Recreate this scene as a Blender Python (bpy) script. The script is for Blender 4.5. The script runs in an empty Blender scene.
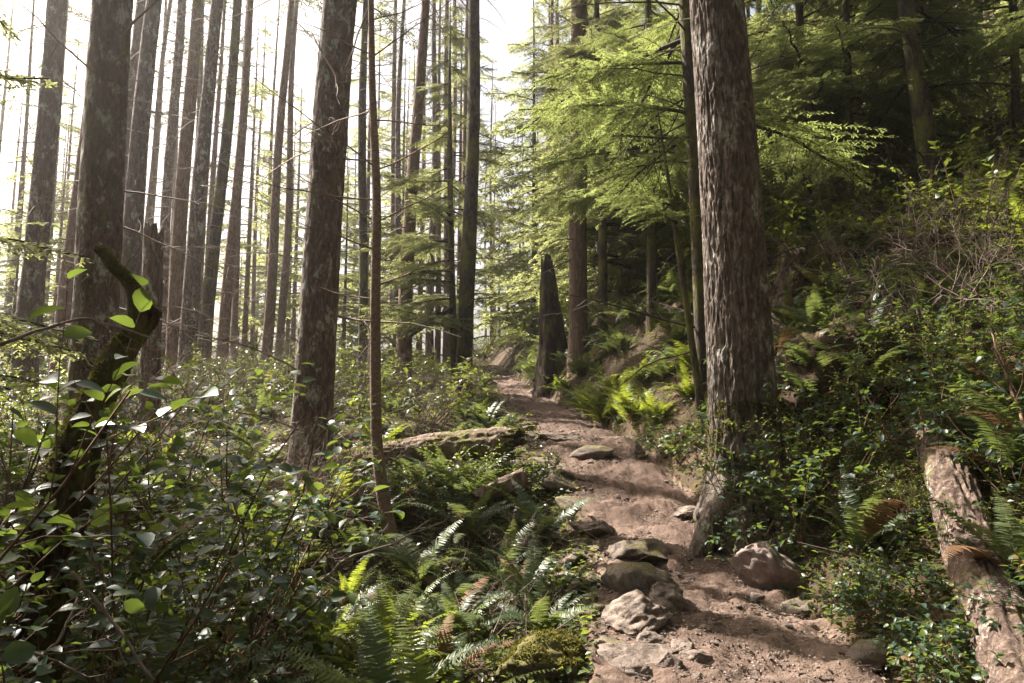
import bpy, math, random
import numpy as np
from mathutils import Vector, noise as mnoise

C = bpy.context.scene.collection
SC = bpy.context.scene
R = math.radians
pi = math.pi

# ------------------------------------------------------------------ camera, sky, sun, exposure
W, HH, F = 1024, 683, 740.0
PITCH = R(7.0)
CAMZ = 1.5
cam = bpy.data.cameras.new('camera')
cam.sensor_width = 36
cam.lens = F / W * 36
cam.clip_start = 0.05
cam.clip_end = 600
camo = bpy.data.objects.new('camera', cam)
camo.location = (0, 0, CAMZ)
camo.rotation_euler = (pi / 2 + PITCH, 0, 0)
C.objects.link(camo)
SC.camera = camo

SUN_AZ, SUN_EL = R(-55), R(46)
world = bpy.data.worlds.new('World')
SC.world = world
world.use_nodes = True
_nt = world.node_tree
_sky = _nt.nodes.new('ShaderNodeTexSky')
_sky.sky_type = 'NISHITA'
_sky.sun_disc = False
_sky.sun_elevation = SUN_EL
_sky.sun_rotation = SUN_AZ
_sky.air_density = 1.0
_sky.dust_density = 9.0
_sky.ozone_density = 1.0
_nt.links.new(_sky.outputs[0], _nt.nodes['Background'].inputs[0])
_nt.nodes['Background'].inputs[1].default_value = 0.05
sun = bpy.data.lights.new('sun', 'SUN')
sun.energy = 5.0
sun.angle = R(0.5)
sun.color = (1.0, 0.92, 0.82)
suno = bpy.data.objects.new('sun', sun)
C.objects.link(suno)
SDIR = Vector((math.sin(SUN_AZ) * math.cos(SUN_EL), math.cos(SUN_AZ) * math.cos(SUN_EL), math.sin(SUN_EL)))
suno.rotation_euler = SDIR.to_track_quat('Z', 'Y').to_euler()
suno.location = (-20, 20, 40)
SC.view_settings.view_transform = 'Standard'
SC.view_settings.look = 'None'
SC.view_settings.exposure = 2.2
SC.view_settings.gamma = 1.0
SC.render.engine = 'CYCLES'
cy = SC.cycles
cy.max_bounces = 6
cy.diffuse_bounces = 2
cy.glossy_bounces = 2
cy.transmission_bounces = 4
cy.volume_bounces = 0
cy.transparent_max_bounces = 4
cy.use_denoising = True
cy.sample_clamp_indirect = 4.0
cy.caustics_reflective = False
cy.caustics_refractive = False

# ------------------------------------------------------------------ numpy helpers
def vnoise(p, seed=0):
    """value noise in 2D or 3D, p (n,k), result -1..1"""
    p = np.asarray(p, float)
    k = p.shape[1]
    i = np.floor(p).astype(np.int64)
    f = p - i
    f = f * f * (3 - 2 * f)
    prim = (374761393, 668265263, 2147483647)
    out = 0
    for c in range(2 ** k):
        h = np.full(len(p), seed * 974711 + 1013, np.int64)
        w = np.ones(len(p))
        for a in range(k):
            b = (c >> a) & 1
            h = (h ^ ((i[:, a] + b) * prim[a])) * 1274126177 & 0x7fffffff
            w = w * (f[:, a] if b else 1 - f[:, a])
        h = (h ^ (h >> 13)) * 1274126177 & 0x7fffffff
        out = out + w * ((h ^ (h >> 16)) % 65536 / 32768.0 - 1)
    return out

def fbm(p, oct=4, seed=0, gain=.5):
    p = np.asarray(p, float)
    o, a = 0, 1.0
    for j in range(oct):
        o = o + a * vnoise(p * 2 ** j + 17.3 * j, seed + j)
        a *= gain
    return o

def unit(v):
    return v / np.maximum(np.linalg.norm(v, axis=-1, keepdims=True), 1e-9)

def cross(a, b):
    return np.cross(a, b)

# ------------------------------------------------------------------ terrain
_ky = np.array([-8, 0, 3.9, 6.2, 8, 10, 13, 19, 28, 38, 55, 80, 130])
_kz = np.array([-.6, -.12, .15, .47, .84, 1.3, 1.7, 2.5, 3.6, 4.9, 6.3, 7.6, 8.5])
_kx = np.array([.9, .95, 1.22, 1.32, 1.25, 1.12, .80, .13, -.45, -1.05, -5.0, -9, -14])
_kw = np.array([.9, .9, .84, .62, .62, .66, .60, .55, .5, .45, .4, .3, .3])
_ty = np.linspace(-8, 130, 2761)
def _sm(v, n=31):
    t = np.interp(_ty, _ky, v)
    k = np.hanning(n + 2)[1:-1]; k /= k.sum()
    return np.convolve(np.pad(t, n // 2, mode='edge'), k, 'valid')
_tz, _tx, _tw = _sm(_kz), _sm(_kx), _sm(_kw)
def hp(y): return np.interp(y, _ty, _tz)
def xc(y): return np.interp(y, _ty, _tx)
def hw(y): return np.interp(y, _ty, _tw)
def H(x, y, fine=True):
    x = np.asarray(x, float); y = np.asarray(y, float)
    u = x - xc(y); w = hw(y)
    h = hp(y)
    s = np.maximum(u - w, 0)
    right = np.interp(y, [6, 10, 14, 32, 45], [.40, .80, 1.6, 1.6, .6]) * (1 - np.exp(-s / np.interp(y, [6, 14], [.45, .9]))) + .45 * np.minimum(s, 9) + .32 * np.clip(s - 9, 0, 40)
    sl = np.maximum(-u - w, 0)
    near = np.clip((15 - y) / 10, 0, 1)
    left = -.48 * near * (1 - np.exp(-sl / .7))
    z = h + right + left
    zl = np.minimum(h, np.interp(y, [28, 55, 80, 130], [99, 5.0, 5.2, 0.5]))
    k = np.clip((sl - 3) / 10, 0, 1)
    z = z * (1 - k) + (zl + left) * k
    z = z - np.maximum(y - 85, 0) ** 2 * .01 * np.clip(1 - u / 15, .0, 1)
    if fine:
        p = np.stack([x, y], -1).reshape(-1, 2)
        off = np.clip((np.abs(u) - w * .8) / .8, 0, 1)
        n = (fbm(p * .45, 3, 5) * .16).reshape(x.shape) * off
        n2 = (fbm(p * 2.1, 3, 9) * .035).reshape(x.shape)
        z = z + n + n2
    return z
def Hs(x, y): return float(H(np.array([x]), np.array([y]))[0])

_cp, _sp = math.cos(PITCH), math.sin(PITCH)
def P(px, py, Y):
    """pixel of the photograph and a depth in metres along the view's ground axis -> a point of the place"""
    xr, yr = (px - 512) / F, (341.5 - py) / F
    d = np.array([xr, _cp - yr * _sp, _sp + yr * _cp])
    return np.array([0, 0, CAMZ]) + d * (Y / d[1])
def pix(p):
    p = np.asarray(p, float) - np.array([0, 0, CAMZ])
    d = p[..., 1] * _cp + p[..., 2] * _sp
    v = -p[..., 1] * _sp + p[..., 2] * _cp
    d = np.where(d > .05, d, np.nan)
    return 512 + F * p[..., 0] / d, 341.5 - F * v / d, d
def G(px, py):
    """where the line of sight through a pixel meets the ground"""
    last = None
    for Y in np.concatenate([np.arange(1.2, 12, .02), np.arange(12, 90, .1)]):
        q = P(px, py, Y)
        if q[2] <= Hs(q[0], q[1]):
            return q
    return q

# ------------------------------------------------------------------ mesh builder
class MB:
    def __init__(s):
        s.v, s.f, s.n = [], [], 0
    def add(s, v, faces, rnd=0.0, mat=0):
        v = np.asarray(v, np.float32).reshape(-1, 3)
        if not isinstance(faces, (list, tuple)): faces = [faces]
        for f in faces:
            f = np.asarray(f, np.int64)
            r = np.full(len(f), rnd, np.float32) if np.isscalar(rnd) else np.asarray(rnd, np.float32)
            s.f.append((f + s.n, r, mat))
        s.v.append(v); s.n += len(v)
    def merge(s, o, T=None, t=None, rndadd=None):
        v = np.concatenate(o.v)
        if T is not None: v = v @ np.asarray(T, np.float32).T
        if t is not None: v = v + np.asarray(t, np.float32)
        for f, r, m in o.f:
            s.f.append((f + s.n, r if rndadd is None else np.clip(r + rndadd, 0, 1), m))
        s.v.append(v.astype(np.float32)); s.n += len(v)
    def mesh(s, name, mats, org=(0, 0, 0), smooth=True):
        me = bpy.data.meshes.new(name)
        v = (np.concatenate(s.v) - np.asarray(org, np.float32)).astype(np.float32)
        me.vertices.add(len(v)); me.vertices.foreach_set('co', v.ravel())
        tot = sum(len(f) for f, _, _ in s.f)
        loops = np.concatenate([f.ravel() for f, _, _ in s.f]).astype(np.int32)
        sizes = np.concatenate([np.full(len(f), f.shape[1], np.int32) for f, _, _ in s.f])
        starts = np.concatenate([[0], np.cumsum(sizes)[:-1]]).astype(np.int32)
        me.loops.add(len(loops)); me.loops.foreach_set('vertex_index', loops)
        me.polygons.add(tot); me.polygons.foreach_set('loop_start', starts)
        try: me.polygons.foreach_set('loop_total', sizes)
        except Exception: pass
        for m in mats: me.materials.append(m)
        me.polygons.foreach_set('material_index', np.concatenate([np.full(len(f), m, np.int32) for f, _, m in s.f]))
        me.polygons.foreach_set('use_smooth', np.full(tot, smooth, bool))
        a = me.attributes.new('rnd', 'FLOAT', 'FACE')
        a.data.foreach_set('value', np.concatenate([r for _, r, _ in s.f]).astype(np.float32))
        me.update(calc_edges=True)
        return me
    def build(s, name, mats, parent=None, org=(0, 0, 0), smooth=True):
        me = s.mesh(name, mats, org, smooth)
        return link(name, me, parent, org)

def link(name, data, parent=None, loc=(0, 0, 0), rotz=0, scale=1):
    o = bpy.data.objects.new(name, data)
    o.location = Vector(loc)
    o.rotation_euler = (0, 0, rotz)
    o.scale = (scale,) * 3 if np.isscalar(scale) else scale
    C.objects.link(o)
    if parent is not None:
        o.parent = parent
    return o

def tag(o, label, cat, group=None, kind=None):
    o['label'] = label; o['category'] = cat
    if group: o['group'] = group
    if kind: o['kind'] = kind
    return o
def struct(o, kind='structure'):
    o['kind'] = kind
    return o
def thing(name, label, cat, loc=(0, 0, 0), rotz=0, group=None, scale=1):
    return tag(link(name, None, None, loc, rotz, scale), label, cat, group)

AUTO = []        # things whose label is completed once everything stands
def auto(o, desc, cat, group):
    tag(o, desc, cat, group)
    AUTO.append((o, desc))
    return o

def frames(pts):
    """tangents and two normals along a polyline"""
    pts = np.asarray(pts, float)
    t = unit(np.gradient(pts, axis=0))
    a = np.array([1, 0, 0]) if abs(t[0][0]) < .8 else np.array([0, 1, 0])
    n = np.zeros_like(pts)
    n[0] = unit(a - t[0] * (a @ t[0]))
    for i in range(1, len(pts)):
        q = n[i - 1] - t[i] * (n[i - 1] @ t[i])
        n[i] = unit(q)
    return t, n, np.cross(t, n)

def tube(mb, pts, rad, seg=12, disp=None, mat=0, rnd=0.0, cap=True):
    """a round tapering body; disp(points, angle, along) gives a relative bulge of the radius"""
    pts = np.asarray(pts, float); rad = np.asarray(rad, float)
    t, n, b = frames(pts)
    th = np.linspace(0, 2 * pi, seg, endpoint=False)
    dirs = n[:, None] * np.cos(th)[None, :, None] + b[:, None] * np.sin(th)[None, :, None]
    v = pts[:, None] + dirs * rad[:, None, None]
    if disp is not None:
        A = np.broadcast_to(th, (len(pts), seg)).ravel()
        along = np.concatenate([[0], np.cumsum(np.linalg.norm(np.diff(pts, axis=0), axis=1))])
        L = np.repeat(along, seg)
        d = disp(v.reshape(-1, 3), A, L).reshape(len(pts), seg)
        v = pts[:, None] + dirs * (rad[:, None] * (1 + d))[..., None]
    i = np.arange(len(pts) - 1)[:, None] * seg
    j = np.arange(seg)[None]
    k = (j + 1) % seg
    q = np.stack([i + j, i + k, i + seg + k, i + seg + j], -1).reshape(-1, 4)
    m = len(pts) * seg
    vv = np.concatenate([v.reshape(-1, 3), pts[:1], pts[-1:]])
    fs = [q]
    if cap:
        j = np.arange(seg); k = (j + 1) % seg
        fs.append(np.stack([k, j, np.full(seg, m)], -1))
        fs.append(np.stack([m - seg + j, m - seg + k, np.full(seg, m + 1)], -1))
    mb.add(vv, fs, rnd, mat)

def sticks(mb, A, B, ra, rb, mat=0, rnd=0.0):
    """many three-sided twig segments at once"""
    n = len(A)
    if n == 0: return
    t = unit(B - A)
    up = np.where(np.abs(t[:, 2:3]) > .9, np.array([[1., 0, 0]]), np.array([[0, 0, 1.]]))
    x = unit(np.cross(t, up)); y = np.cross(t, x)
    vs = []
    for base, r in ((A, ra), (B, rb)):
        for k in range(3):
            a = 2 * pi * k / 3
            vs.append(base + (x * math.cos(a) + y * math.sin(a)) * np.asarray(r).reshape(-1, 1))
    v = np.stack(vs, 1).reshape(-1, 3)
    o = np.arange(n)[:, None] * 6
    q = np.concatenate([o + np.array([[k, (k + 1) % 3, 3 + (k + 1) % 3, 3 + k]]) for k in range(3)])
    rr = rnd if np.isscalar(rnd) else np.tile(rnd, 3)
    mb.add(v, q, rr, mat)

def grow(rng, P0, D, L, R0, nseg=4, wig=.25, grav=0., taper=.25):
    n = len(P0)
    nodes = np.zeros((n, nseg + 1, 3)); rad = np.zeros((n, nseg + 1))
    nodes[:, 0] = P0; d = unit(D.copy()); rad[:, 0] = R0
    for i in range(nseg):
        d = unit(d + rng.normal(0, wig, (n, 3)) * .6 + np.array([0, 0, grav]))
        nodes[:, i + 1] = nodes[:, i] + d * (L / nseg)[:, None]
        rad[:, i + 1] = R0 * (1 - (1 - taper) * (i + 1) / nseg)
    return nodes, rad
def put_sticks(mb, nodes, rad, mat=0, rnd=0.0):
    n, k, _ = nodes.shape
    for i in range(k - 1):
        sticks(mb, nodes[:, i], nodes[:, i + 1], rad[:, i], rad[:, i + 1], mat, rnd)
def along(nodes, rad, idx, s):
    k = nodes.shape[1] - 1
    f = np.clip(s, 0, .9999) * k
    i = f.astype(int); f = f - i
    a, b = nodes[idx, i], nodes[idx, i + 1]
    r = rad[idx, i] * (1 - f) + rad[idx, i + 1] * f
    return a + (b - a) * f[:, None], unit(b - a), r
def kids(rng, nodes, rad, L, per, smin=.25, ang=50, lf=.45, rf=.6, flat=0.):
    n = len(nodes)
    idx = np.repeat(np.arange(n), per)
    s = smin + (1 - smin) * rng.random(len(idx))
    p, t, r = along(nodes, rad, idx, s)
    q = rng.normal(0, 1, (len(idx), 3)); q[:, 2] *= (1 - flat)
    q = unit(q - t * (q * t).sum(-1, keepdims=True))
    a = np.radians(ang + rng.normal(0, 12, len(idx)))[:, None]
    return p, t * np.cos(a) + q * np.sin(a), L[idx] * lf * (1.15 - .7 * s) * rng.uniform(.6, 1.3, len(idx)), r * rf

# leaf-like templates: x along the leaf, y across, z up; (verts, [faces])
def _leaf(st, wd, fold, curl):
    v, f = [], []
    for x, w in zip(st, wd):
        z = -curl * x * x
        v += [(x, -w, z + fold * w), (x, 0, z), (x, w, z + fold * w)]
    for i in range(len(st) - 1):
        a = 3 * i
        f += [(a, a + 1, a + 4, a + 3), (a + 1, a + 2, a + 5, a + 4)]
    return np.array(v, float), [np.array(f)]
LEAF_OVATE = _leaf([0, .18, .45, .75, 1.0], [.03, .26, .33, .22, .015], .30, .22)
LEAF_SMALL = _leaf([0, .4, 1.0], [.03, .30, .02], .35, .2)
PINNA = _leaf([0, .25, .7, 1.0], [.11, .12, .085, .01], .25, .18)
QUAD = (np.array([(0, -.12, 0), (0, .12, 0), (.55, .5, 0), (.55, -.5, 0), (1, 0, 0.0)]), [np.array([(0, 1, 2, 3)]), np.array([(3, 2, 4)])])
NEEDLE = (np.array([(0, -.5, 0), (0, .5, 0), (1, .16, 0), (1, -.16, 0)], float), [np.array([(0, 1, 2, 3)])])
TUFT = (np.array([(0, 0, 0), (.5, -.5, .0), (1, 0, -.06), (.5, .5, .0)], float), [np.array([(0, 1, 2, 3)])])

def scatter(mb, tmpl, pos, X, N, size, rnd=0.0, width=1.0, mat=0):
    n = len(pos)
    if n == 0: return
    X = unit(X); Y = unit(np.cross(N, X)); Z = np.cross(X, Y)
    tv, tf = tmpl
    size = np.broadcast_to(np.asarray(size, float), (n,))
    width = np.broadcast_to(np.asarray(width, float), (n,))
    v = pos[:, None] + (X[:, None] * tv[None, :, 0:1] + (Y * width[:, None])[:, None] * tv[None, :, 1:2] + Z[:, None] * tv[None, :, 2:3]) * size[:, None, None]
    k = len(tv)
    o = (np.arange(n) * k)[:, None, None]
    base = mb.n
    mb.v.append(v.reshape(-1, 3).astype(np.float32)); mb.n += n * k
    rnd = np.broadcast_to(np.asarray(rnd, np.float32), (n,))
    for f in tf:
        mb.f.append(((o + f[None]).reshape(-1, f.shape[1]) + base, np.repeat(rnd, len(f)), mat))

# ------------------------------------------------------------------ materials
def nodes_of(name):
    m = bpy.data.materials.new(name)
    m.use_nodes = True
    nt = m.node_tree
    b = nt.nodes['Principled BSDF']
    return m, nt, b, nt.nodes['Material Output']
def ramp(nt, fac, stops, interp='LINEAR'):
    r = nt.nodes.new('ShaderNodeValToRGB')
    e = r.color_ramp.elements
    r.color_ramp.interpolation = interp
    while len(e) < len(stops): e.new(.5)
    for el, (p, c) in zip(e, stops):
        el.position = p; el.color = (*c, 1) if len(c) == 3 else c
    nt.links.new(fac, r.inputs[0])
    return r.outputs[0]
def noise_tex(nt, vec, scale, detail=6, rough=.6, dist=0.):
    n = nt.nodes.new('ShaderNodeTexNoise')
    n.inputs['Scale'].default_value = scale
    n.inputs['Detail'].default_value = detail
    n.inputs['Roughness'].default_value = rough
    n.inputs['Distortion'].default_value = dist
    nt.links.new(vec, n.inputs['Vector'])
    return n.outputs['Fac']
def mapped(nt, scale=(1, 1, 1), src='Object'):
    tc = nt.nodes.new('ShaderNodeTexCoord')
    mp = nt.nodes.new('ShaderNodeMapping')
    mp.inputs['Scale'].default_value = scale
    nt.links.new(tc.outputs[src], mp.inputs[0])
    return mp.outputs[0]
def mix(nt, fac, a, b, mode='MIX'):
    m = nt.nodes.new('ShaderNodeMix'); m.data_type = 'RGBA'; m.blend_type = mode
    for sock, val in ((m.inputs[0], fac), (m.inputs[6], a), (m.inputs[7], b)):
        if isinstance(val, bpy.types.NodeSocket): nt.links.new(val, sock)
        elif isinstance(val, (int, float)): sock.default_value = val
        else: sock.default_value = (*val, 1)
    return m.outputs[2]
def math_n(nt, op, a, b=0.5, clamp=False):
    m = nt.nodes.new('ShaderNodeMath'); m.operation = op; m.use_clamp = clamp
    for s, v in ((m.inputs[0], a), (m.inputs[1], b)):
        if isinstance(v, bpy.types.NodeSocket): nt.links.new(v, s)
        else: s.default_value = v
    return m.outputs[0]
def bump(nt, h, strength, dist, b):
    n = nt.nodes.new('ShaderNodeBump')
    n.inputs['Strength'].default_value = strength
    n.inputs['Distance'].default_value = dist
    nt.links.new(h, n.inputs['Height'])
    nt.links.new(n.outputs[0], b.inputs['Normal'])
def smooth_mask(nt, fac, lo, hi):
    m = nt.nodes.new('ShaderNodeMapRange'); m.clamp = True
    m.inputs['From Min'].default_value = lo; m.inputs['From Max'].default_value = hi
    nt.links.new(fac, m.inputs['Value'])
    return m.outputs[0]
def normal_z(nt):
    g = nt.nodes.new('ShaderNodeNewGeometry')
    s = nt.nodes.new('ShaderNodeSeparateXYZ')
    nt.links.new(g.outputs['Normal'], s.inputs[0])
    return s.outputs['Z']

def bark_mat(name, dark, mid, light, lichen=(.42, .42, .37), lich_lo=.60, lich_hi=.70, moss=0., moss_col=(.07, .075, .018), stretch=.22, freq=14, bstr=.9, moss_z=None):
    m, nt, b, out = nodes_of(name)
    v = mapped(nt, (1, 1, stretch))
    n1 = noise_tex(nt, v, freq, 8, .65, .6)
    v2 = mapped(nt, (1, 1, .5))
    n2 = noise_tex(nt, v2, 5.5, 6, .7, .3)
    n3 = noise_tex(nt, v2, 34, 3, .6)
    col = ramp(nt, n1, [(.30, dark), (.50, mid), (.68, light)])
    lm = smooth_mask(nt, math_n(nt, 'ADD', math_n(nt, 'MULTIPLY', n2, .75), math_n(nt, 'MULTIPLY', n3, .25)), lich_lo, lich_hi)
    col = mix(nt, math_n(nt, 'MULTIPLY', lm, .8), col, lichen)
    if moss > 0:
        n4 = noise_tex(nt, v2, 3.0, 6, .65)
        mm = smooth_mask(nt, n4, .62 - moss * .35, .75 - moss * .35)
        if moss_z:
            tc = nt.nodes.new('ShaderNodeTexCoord'); s = nt.nodes.new('ShaderNodeSeparateXYZ')
            nt.links.new(tc.outputs['Object'], s.inputs[0])
            mm = math_n(nt, 'MULTIPLY', mm, smooth_mask(nt, math_n(nt, 'MULTIPLY', s.outputs['Z'], -1.0), -moss_z, -moss_z * .2))
        col = mix(nt, mm, col, mix(nt, n3, moss_col, (.16, .15, .04)))
    nt.links.new(col, b.inputs['Base Color'])
    b.inputs['Roughness'].default_value = .9
    b.inputs['Specular IOR Level'].default_value = .25
    h = math_n(nt, 'ADD', n1, math_n(nt, 'MULTIPLY', n3, .35))
    bump(nt, h, bstr, .03, b)
    return m

def leaf_mat(name, stops, trans=(.16, .22, .03), tfac=.4, rough=.45, spec=.4, objvar=.12):
    m, nt, b, out = nodes_of(name)
    at = nt.nodes.new('ShaderNodeAttribute'); at.attribute_name = 'rnd'
    oi = nt.nodes.new('ShaderNodeObjectInfo')
    f = math_n(nt, 'ADD', at.outputs['Fac'], math_n(nt, 'MULTIPLY', math_n(nt, 'SUBTRACT', oi.outputs['Random'], .5), objvar * 2), True)
    col = ramp(nt, f, stops)
    nt.links.new(col, b.inputs['Base Color'])
    b.inputs['Roughness'].default_value = rough
    b.inputs['Specular IOR Level'].default_value = spec
    t = nt.nodes.new('ShaderNodeBsdfTranslucent')
    hi = max(trans)
    tc = mix(nt, .65, col, trans)
    nt.links.new(tc, t.inputs[0])
    ms = nt.nodes.new('ShaderNodeMixShader'); ms.inputs[0].default_value = tfac
    nt.links.new(b.outputs[0], ms.inputs[1]); nt.links.new(t.outputs[0], ms.inputs[2])
    nt.links.new(ms.outputs[0], out.inputs[0])
    return m

def wood_mat(name, a, bcol, rough=.85, freq=20):
    m, nt, b, out = nodes_of(name)
    n = noise_tex(nt, mapped(nt, (1, 1, .3)), freq, 5, .6)
    at = nt.nodes.new('ShaderNodeAttribute'); at.attribute_name = 'rnd'
    f = math_n(nt, 'ADD', math_n(nt, 'MULTIPLY', n, .6), math_n(nt, 'MULTIPLY', at.outputs['Fac'], .5), True)
    nt.links.new(ramp(nt, f, [(.2, a), (.75, bcol)]), b.inputs['Base Color'])
    b.inputs['Roughness'].default_value = rough
    b.inputs['Specular IOR Level'].default_value = .2
    bump(nt, n, .6, .01, b)
    return m

def rock_mat(name, a, bcol, moss=0.):
    m, nt, b, out = nodes_of(name)
    v = mapped(nt)
    n1 = noise_tex(nt, v, 3.2, 9, .62, .4)
    n2 = noise_tex(nt, v, 26, 6, .7)
    oi = nt.nodes.new('ShaderNodeObjectInfo')
    col = ramp(nt, n1, [(.32, a), (.66, bcol)])
    col = mix(nt, smooth_mask(nt, n2, .55, .75), col, tuple(min(1, c * 1.5) for c in bcol))
    col = mix(nt, smooth_mask(nt, n2, .42, .30), col, tuple(c * .55 for c in a))
    if moss > 0:
        nz = normal_z(nt)
        n4 = noise_tex(nt, v, 5.0, 6, .7)
        mm = smooth_mask(nt, math_n(nt, 'ADD', math_n(nt, 'MULTIPLY', nz, .35), n4), .95 - moss * .6, 1.08 - moss * .6)
        col = mix(nt, mm, col, ramp(nt, n2, [(.35, (.045, .04, .012)), (.65, (.17, .145, .035))]))
    nt.links.new(col, b.inputs['Base Color'])
    b.inputs['Roughness'].default_value = .82
    b.inputs['Specular IOR Level'].default_value = .3
    bump(nt, math_n(nt, 'ADD', n1, math_n(nt, 'MULTIPLY', n2, .4)), .7, .03, b)
    return m

def soil_mat(name, cols, freq=3.0):
    m, nt, b, out = nodes_of(name)
    v = mapped(nt)
    n1 = noise_tex(nt, v, freq, 8, .65)
    n2 = noise_tex(nt, v, 38, 6, .7)
    n3 = noise_tex(nt, v, .8, 4, .5)
    f = math_n(nt, 'ADD', math_n(nt, 'MULTIPLY', n1, .6), math_n(nt, 'MULTIPLY', n2, .4))
    col = ramp(nt, f, cols)
    col = mix(nt, smooth_mask(nt, n3, .4, .65), col, mix(nt, .5, col, cols[-1][1]))
    nt.links.new(col, b.inputs['Base Color'])
    b.inputs['Roughness'].default_value = .95
    b.inputs['Specular IOR Level'].default_value = .15
    bump(nt, math_n(nt, 'ADD', n1, n2), .8, .03, b)
    return m

M = {}
M['bark_big'] = bark_mat('bark_grey_brown', (.028, .020, .016), (.105, .080, .066), (.25, .20, .17), (.42, .40, .36), .54, .63, .22, freq=22, stretch=.36, moss_z=1.3, bstr=1.0)
M['bark_fir'] = bark_mat('bark_dark_red_brown', (.032, .021, .018), (.105, .074, .062), (.21, .16, .14), (.38, .38, .33), .53, .60, .12, freq=22, stretch=.3)
M['bark_tan'] = bark_mat('bark_warm_brown', (.06, .036, .026), (.155, .10, .072), (.26, .18, .135), (.36, .35, .28), .60, .70, .15, freq=20, stretch=.25)
M['bark_hemlock'] = bark_mat('bark_black_brown', (.018, .013, .011), (.05, .036, .03), (.10, .075, .06), (.2, .2, .15), .64, .74, .45, freq=24, stretch=.3)
M['bark_sapling'] = bark_mat('bark_sapling', (.09, .055, .04), (.20, .13, .095), (.31, .22, .17), (.4, .37, .3), .62, .74, .05, freq=30, stretch=1.5)
M['bark_mossy'] = bark_mat('bark_mossy_rotten', (.012, .008, .006), (.04, .026, .018), (.095, .065, .045), (.2, .2, .15), .66, .76, .42, moss_col=(.028, .028, .007), freq=14, stretch=.6)
M['bark_log'] = bark_mat('bark_pale_peeling', (.03, .019, .014), (.10, .068, .053), (.25, .185, .15), (.46, .42, .37), .55, .64, .14, freq=24, stretch=.7, bstr=1.0)
M['bark_oldlog'] = bark_mat('bark_weathered_log', (.045, .03, .022), (.15, .105, .08), (.32, .25, .205), (.42, .40, .33), .60, .70, .30, freq=14, stretch=.4)
M['snag'] = bark_mat('bark_snag', (.015, .009, .007), (.05, .031, .024), (.11, .07, .052), (.25, .22, .17), .66, .76, .35, freq=16, stretch=.15)
M['twig'] = wood_mat('dead_twig_wood', (.07, .048, .038), (.27, .21, .175))
M['twig_dark'] = wood_mat('hemlock_twig_wood', (.015, .010, .008), (.06, .042, .033))
M['stem'] = wood_mat('shrub_stem_wood', (.06, .035, .022), (.20, .12, .08))
M['rachis'] = leaf_mat('fern_stalk', [(0, (.07, .065, .02)), (1, (.14, .10, .04))], tfac=.1)
M['heart'] = wood_mat('broken_heartwood', (.03, .018, .012), (.14, .09, .06), freq=30)
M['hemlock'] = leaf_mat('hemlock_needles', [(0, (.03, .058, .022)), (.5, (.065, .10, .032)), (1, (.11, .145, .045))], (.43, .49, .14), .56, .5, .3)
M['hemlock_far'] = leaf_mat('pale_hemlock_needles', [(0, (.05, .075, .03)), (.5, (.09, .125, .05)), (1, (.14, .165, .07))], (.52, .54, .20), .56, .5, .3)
M['fir'] = leaf_mat('fir_needles', [(0, (.03, .045, .018)), (1, (.075, .09, .03))], (.18, .20, .05), .40, .5, .3)
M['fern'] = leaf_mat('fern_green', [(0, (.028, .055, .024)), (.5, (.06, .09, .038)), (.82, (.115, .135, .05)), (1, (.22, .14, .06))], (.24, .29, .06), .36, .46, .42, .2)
M['fern_lit'] = leaf_mat('fern_sunlit_green', [(0, (.07, .10, .02)), (1, (.14, .17, .03))], (.36, .42, .04), .5, .4, .4)  # sunlit copy of the fern green, sunshine put into a lighter, yellower colour
M['fern_brown'] = leaf_mat('fern_dead', [(0, (.10, .05, .022)), (1, (.22, .13, .07))], (.22, .12, .05), .3, .7, .2)
M['salal'] = leaf_mat('salal_leaf', [(0, (.016, .040, .028)), (.5, (.028, .062, .040)), (.8, (.06, .10, .03)), (.93, (.14, .18, .03)), (1, (.17, .10, .05))], (.24, .32, .03), .36, .42, .42, .1)
M['broad'] = leaf_mat('small_broad_leaf', [(0, (.03, .055, .02)), (.6, (.065, .10, .03)), (1, (.15, .17, .04))], (.28, .33, .04), .42, .38, .45)
M['moss'] = leaf_mat('moss_fuzz', [(0, (.022, .022, .006)), (.6, (.065, .06, .015)), (1, (.15, .13, .035))], (.25, .24, .05), .4, .8, .1)
M['litter'] = leaf_mat('dead_leaf_litter', [(0, (.05, .03, .02)), (.5, (.14, .085, .055)), (1, (.30, .22, .16))], (.2, .12, .06), .2, .8, .2)
M['rock'] = rock_mat('grey_brown_rock', (.07, .052, .043), (.23, .18, .15))
M['rock_part'] = rock_mat('lichened_rock', (.06, .046, .038), (.20, .16, .135), .32)
M['rock_moss'] = rock_mat('mossy_rock', (.06, .05, .04), (.17, .145, .12), .8)
M['trail'] = soil_mat('trail_dirt', [(.32, (.034, .021, .016)), (.5, (.100, .066, .051)), (.68, (.225, .162, .130))])
M['ground'] = soil_mat('forest_soil', [(.30, (.02, .013, .009)), (.5, (.05, .034, .022)), (.72, (.12, .085, .05))], 2.2)

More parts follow.
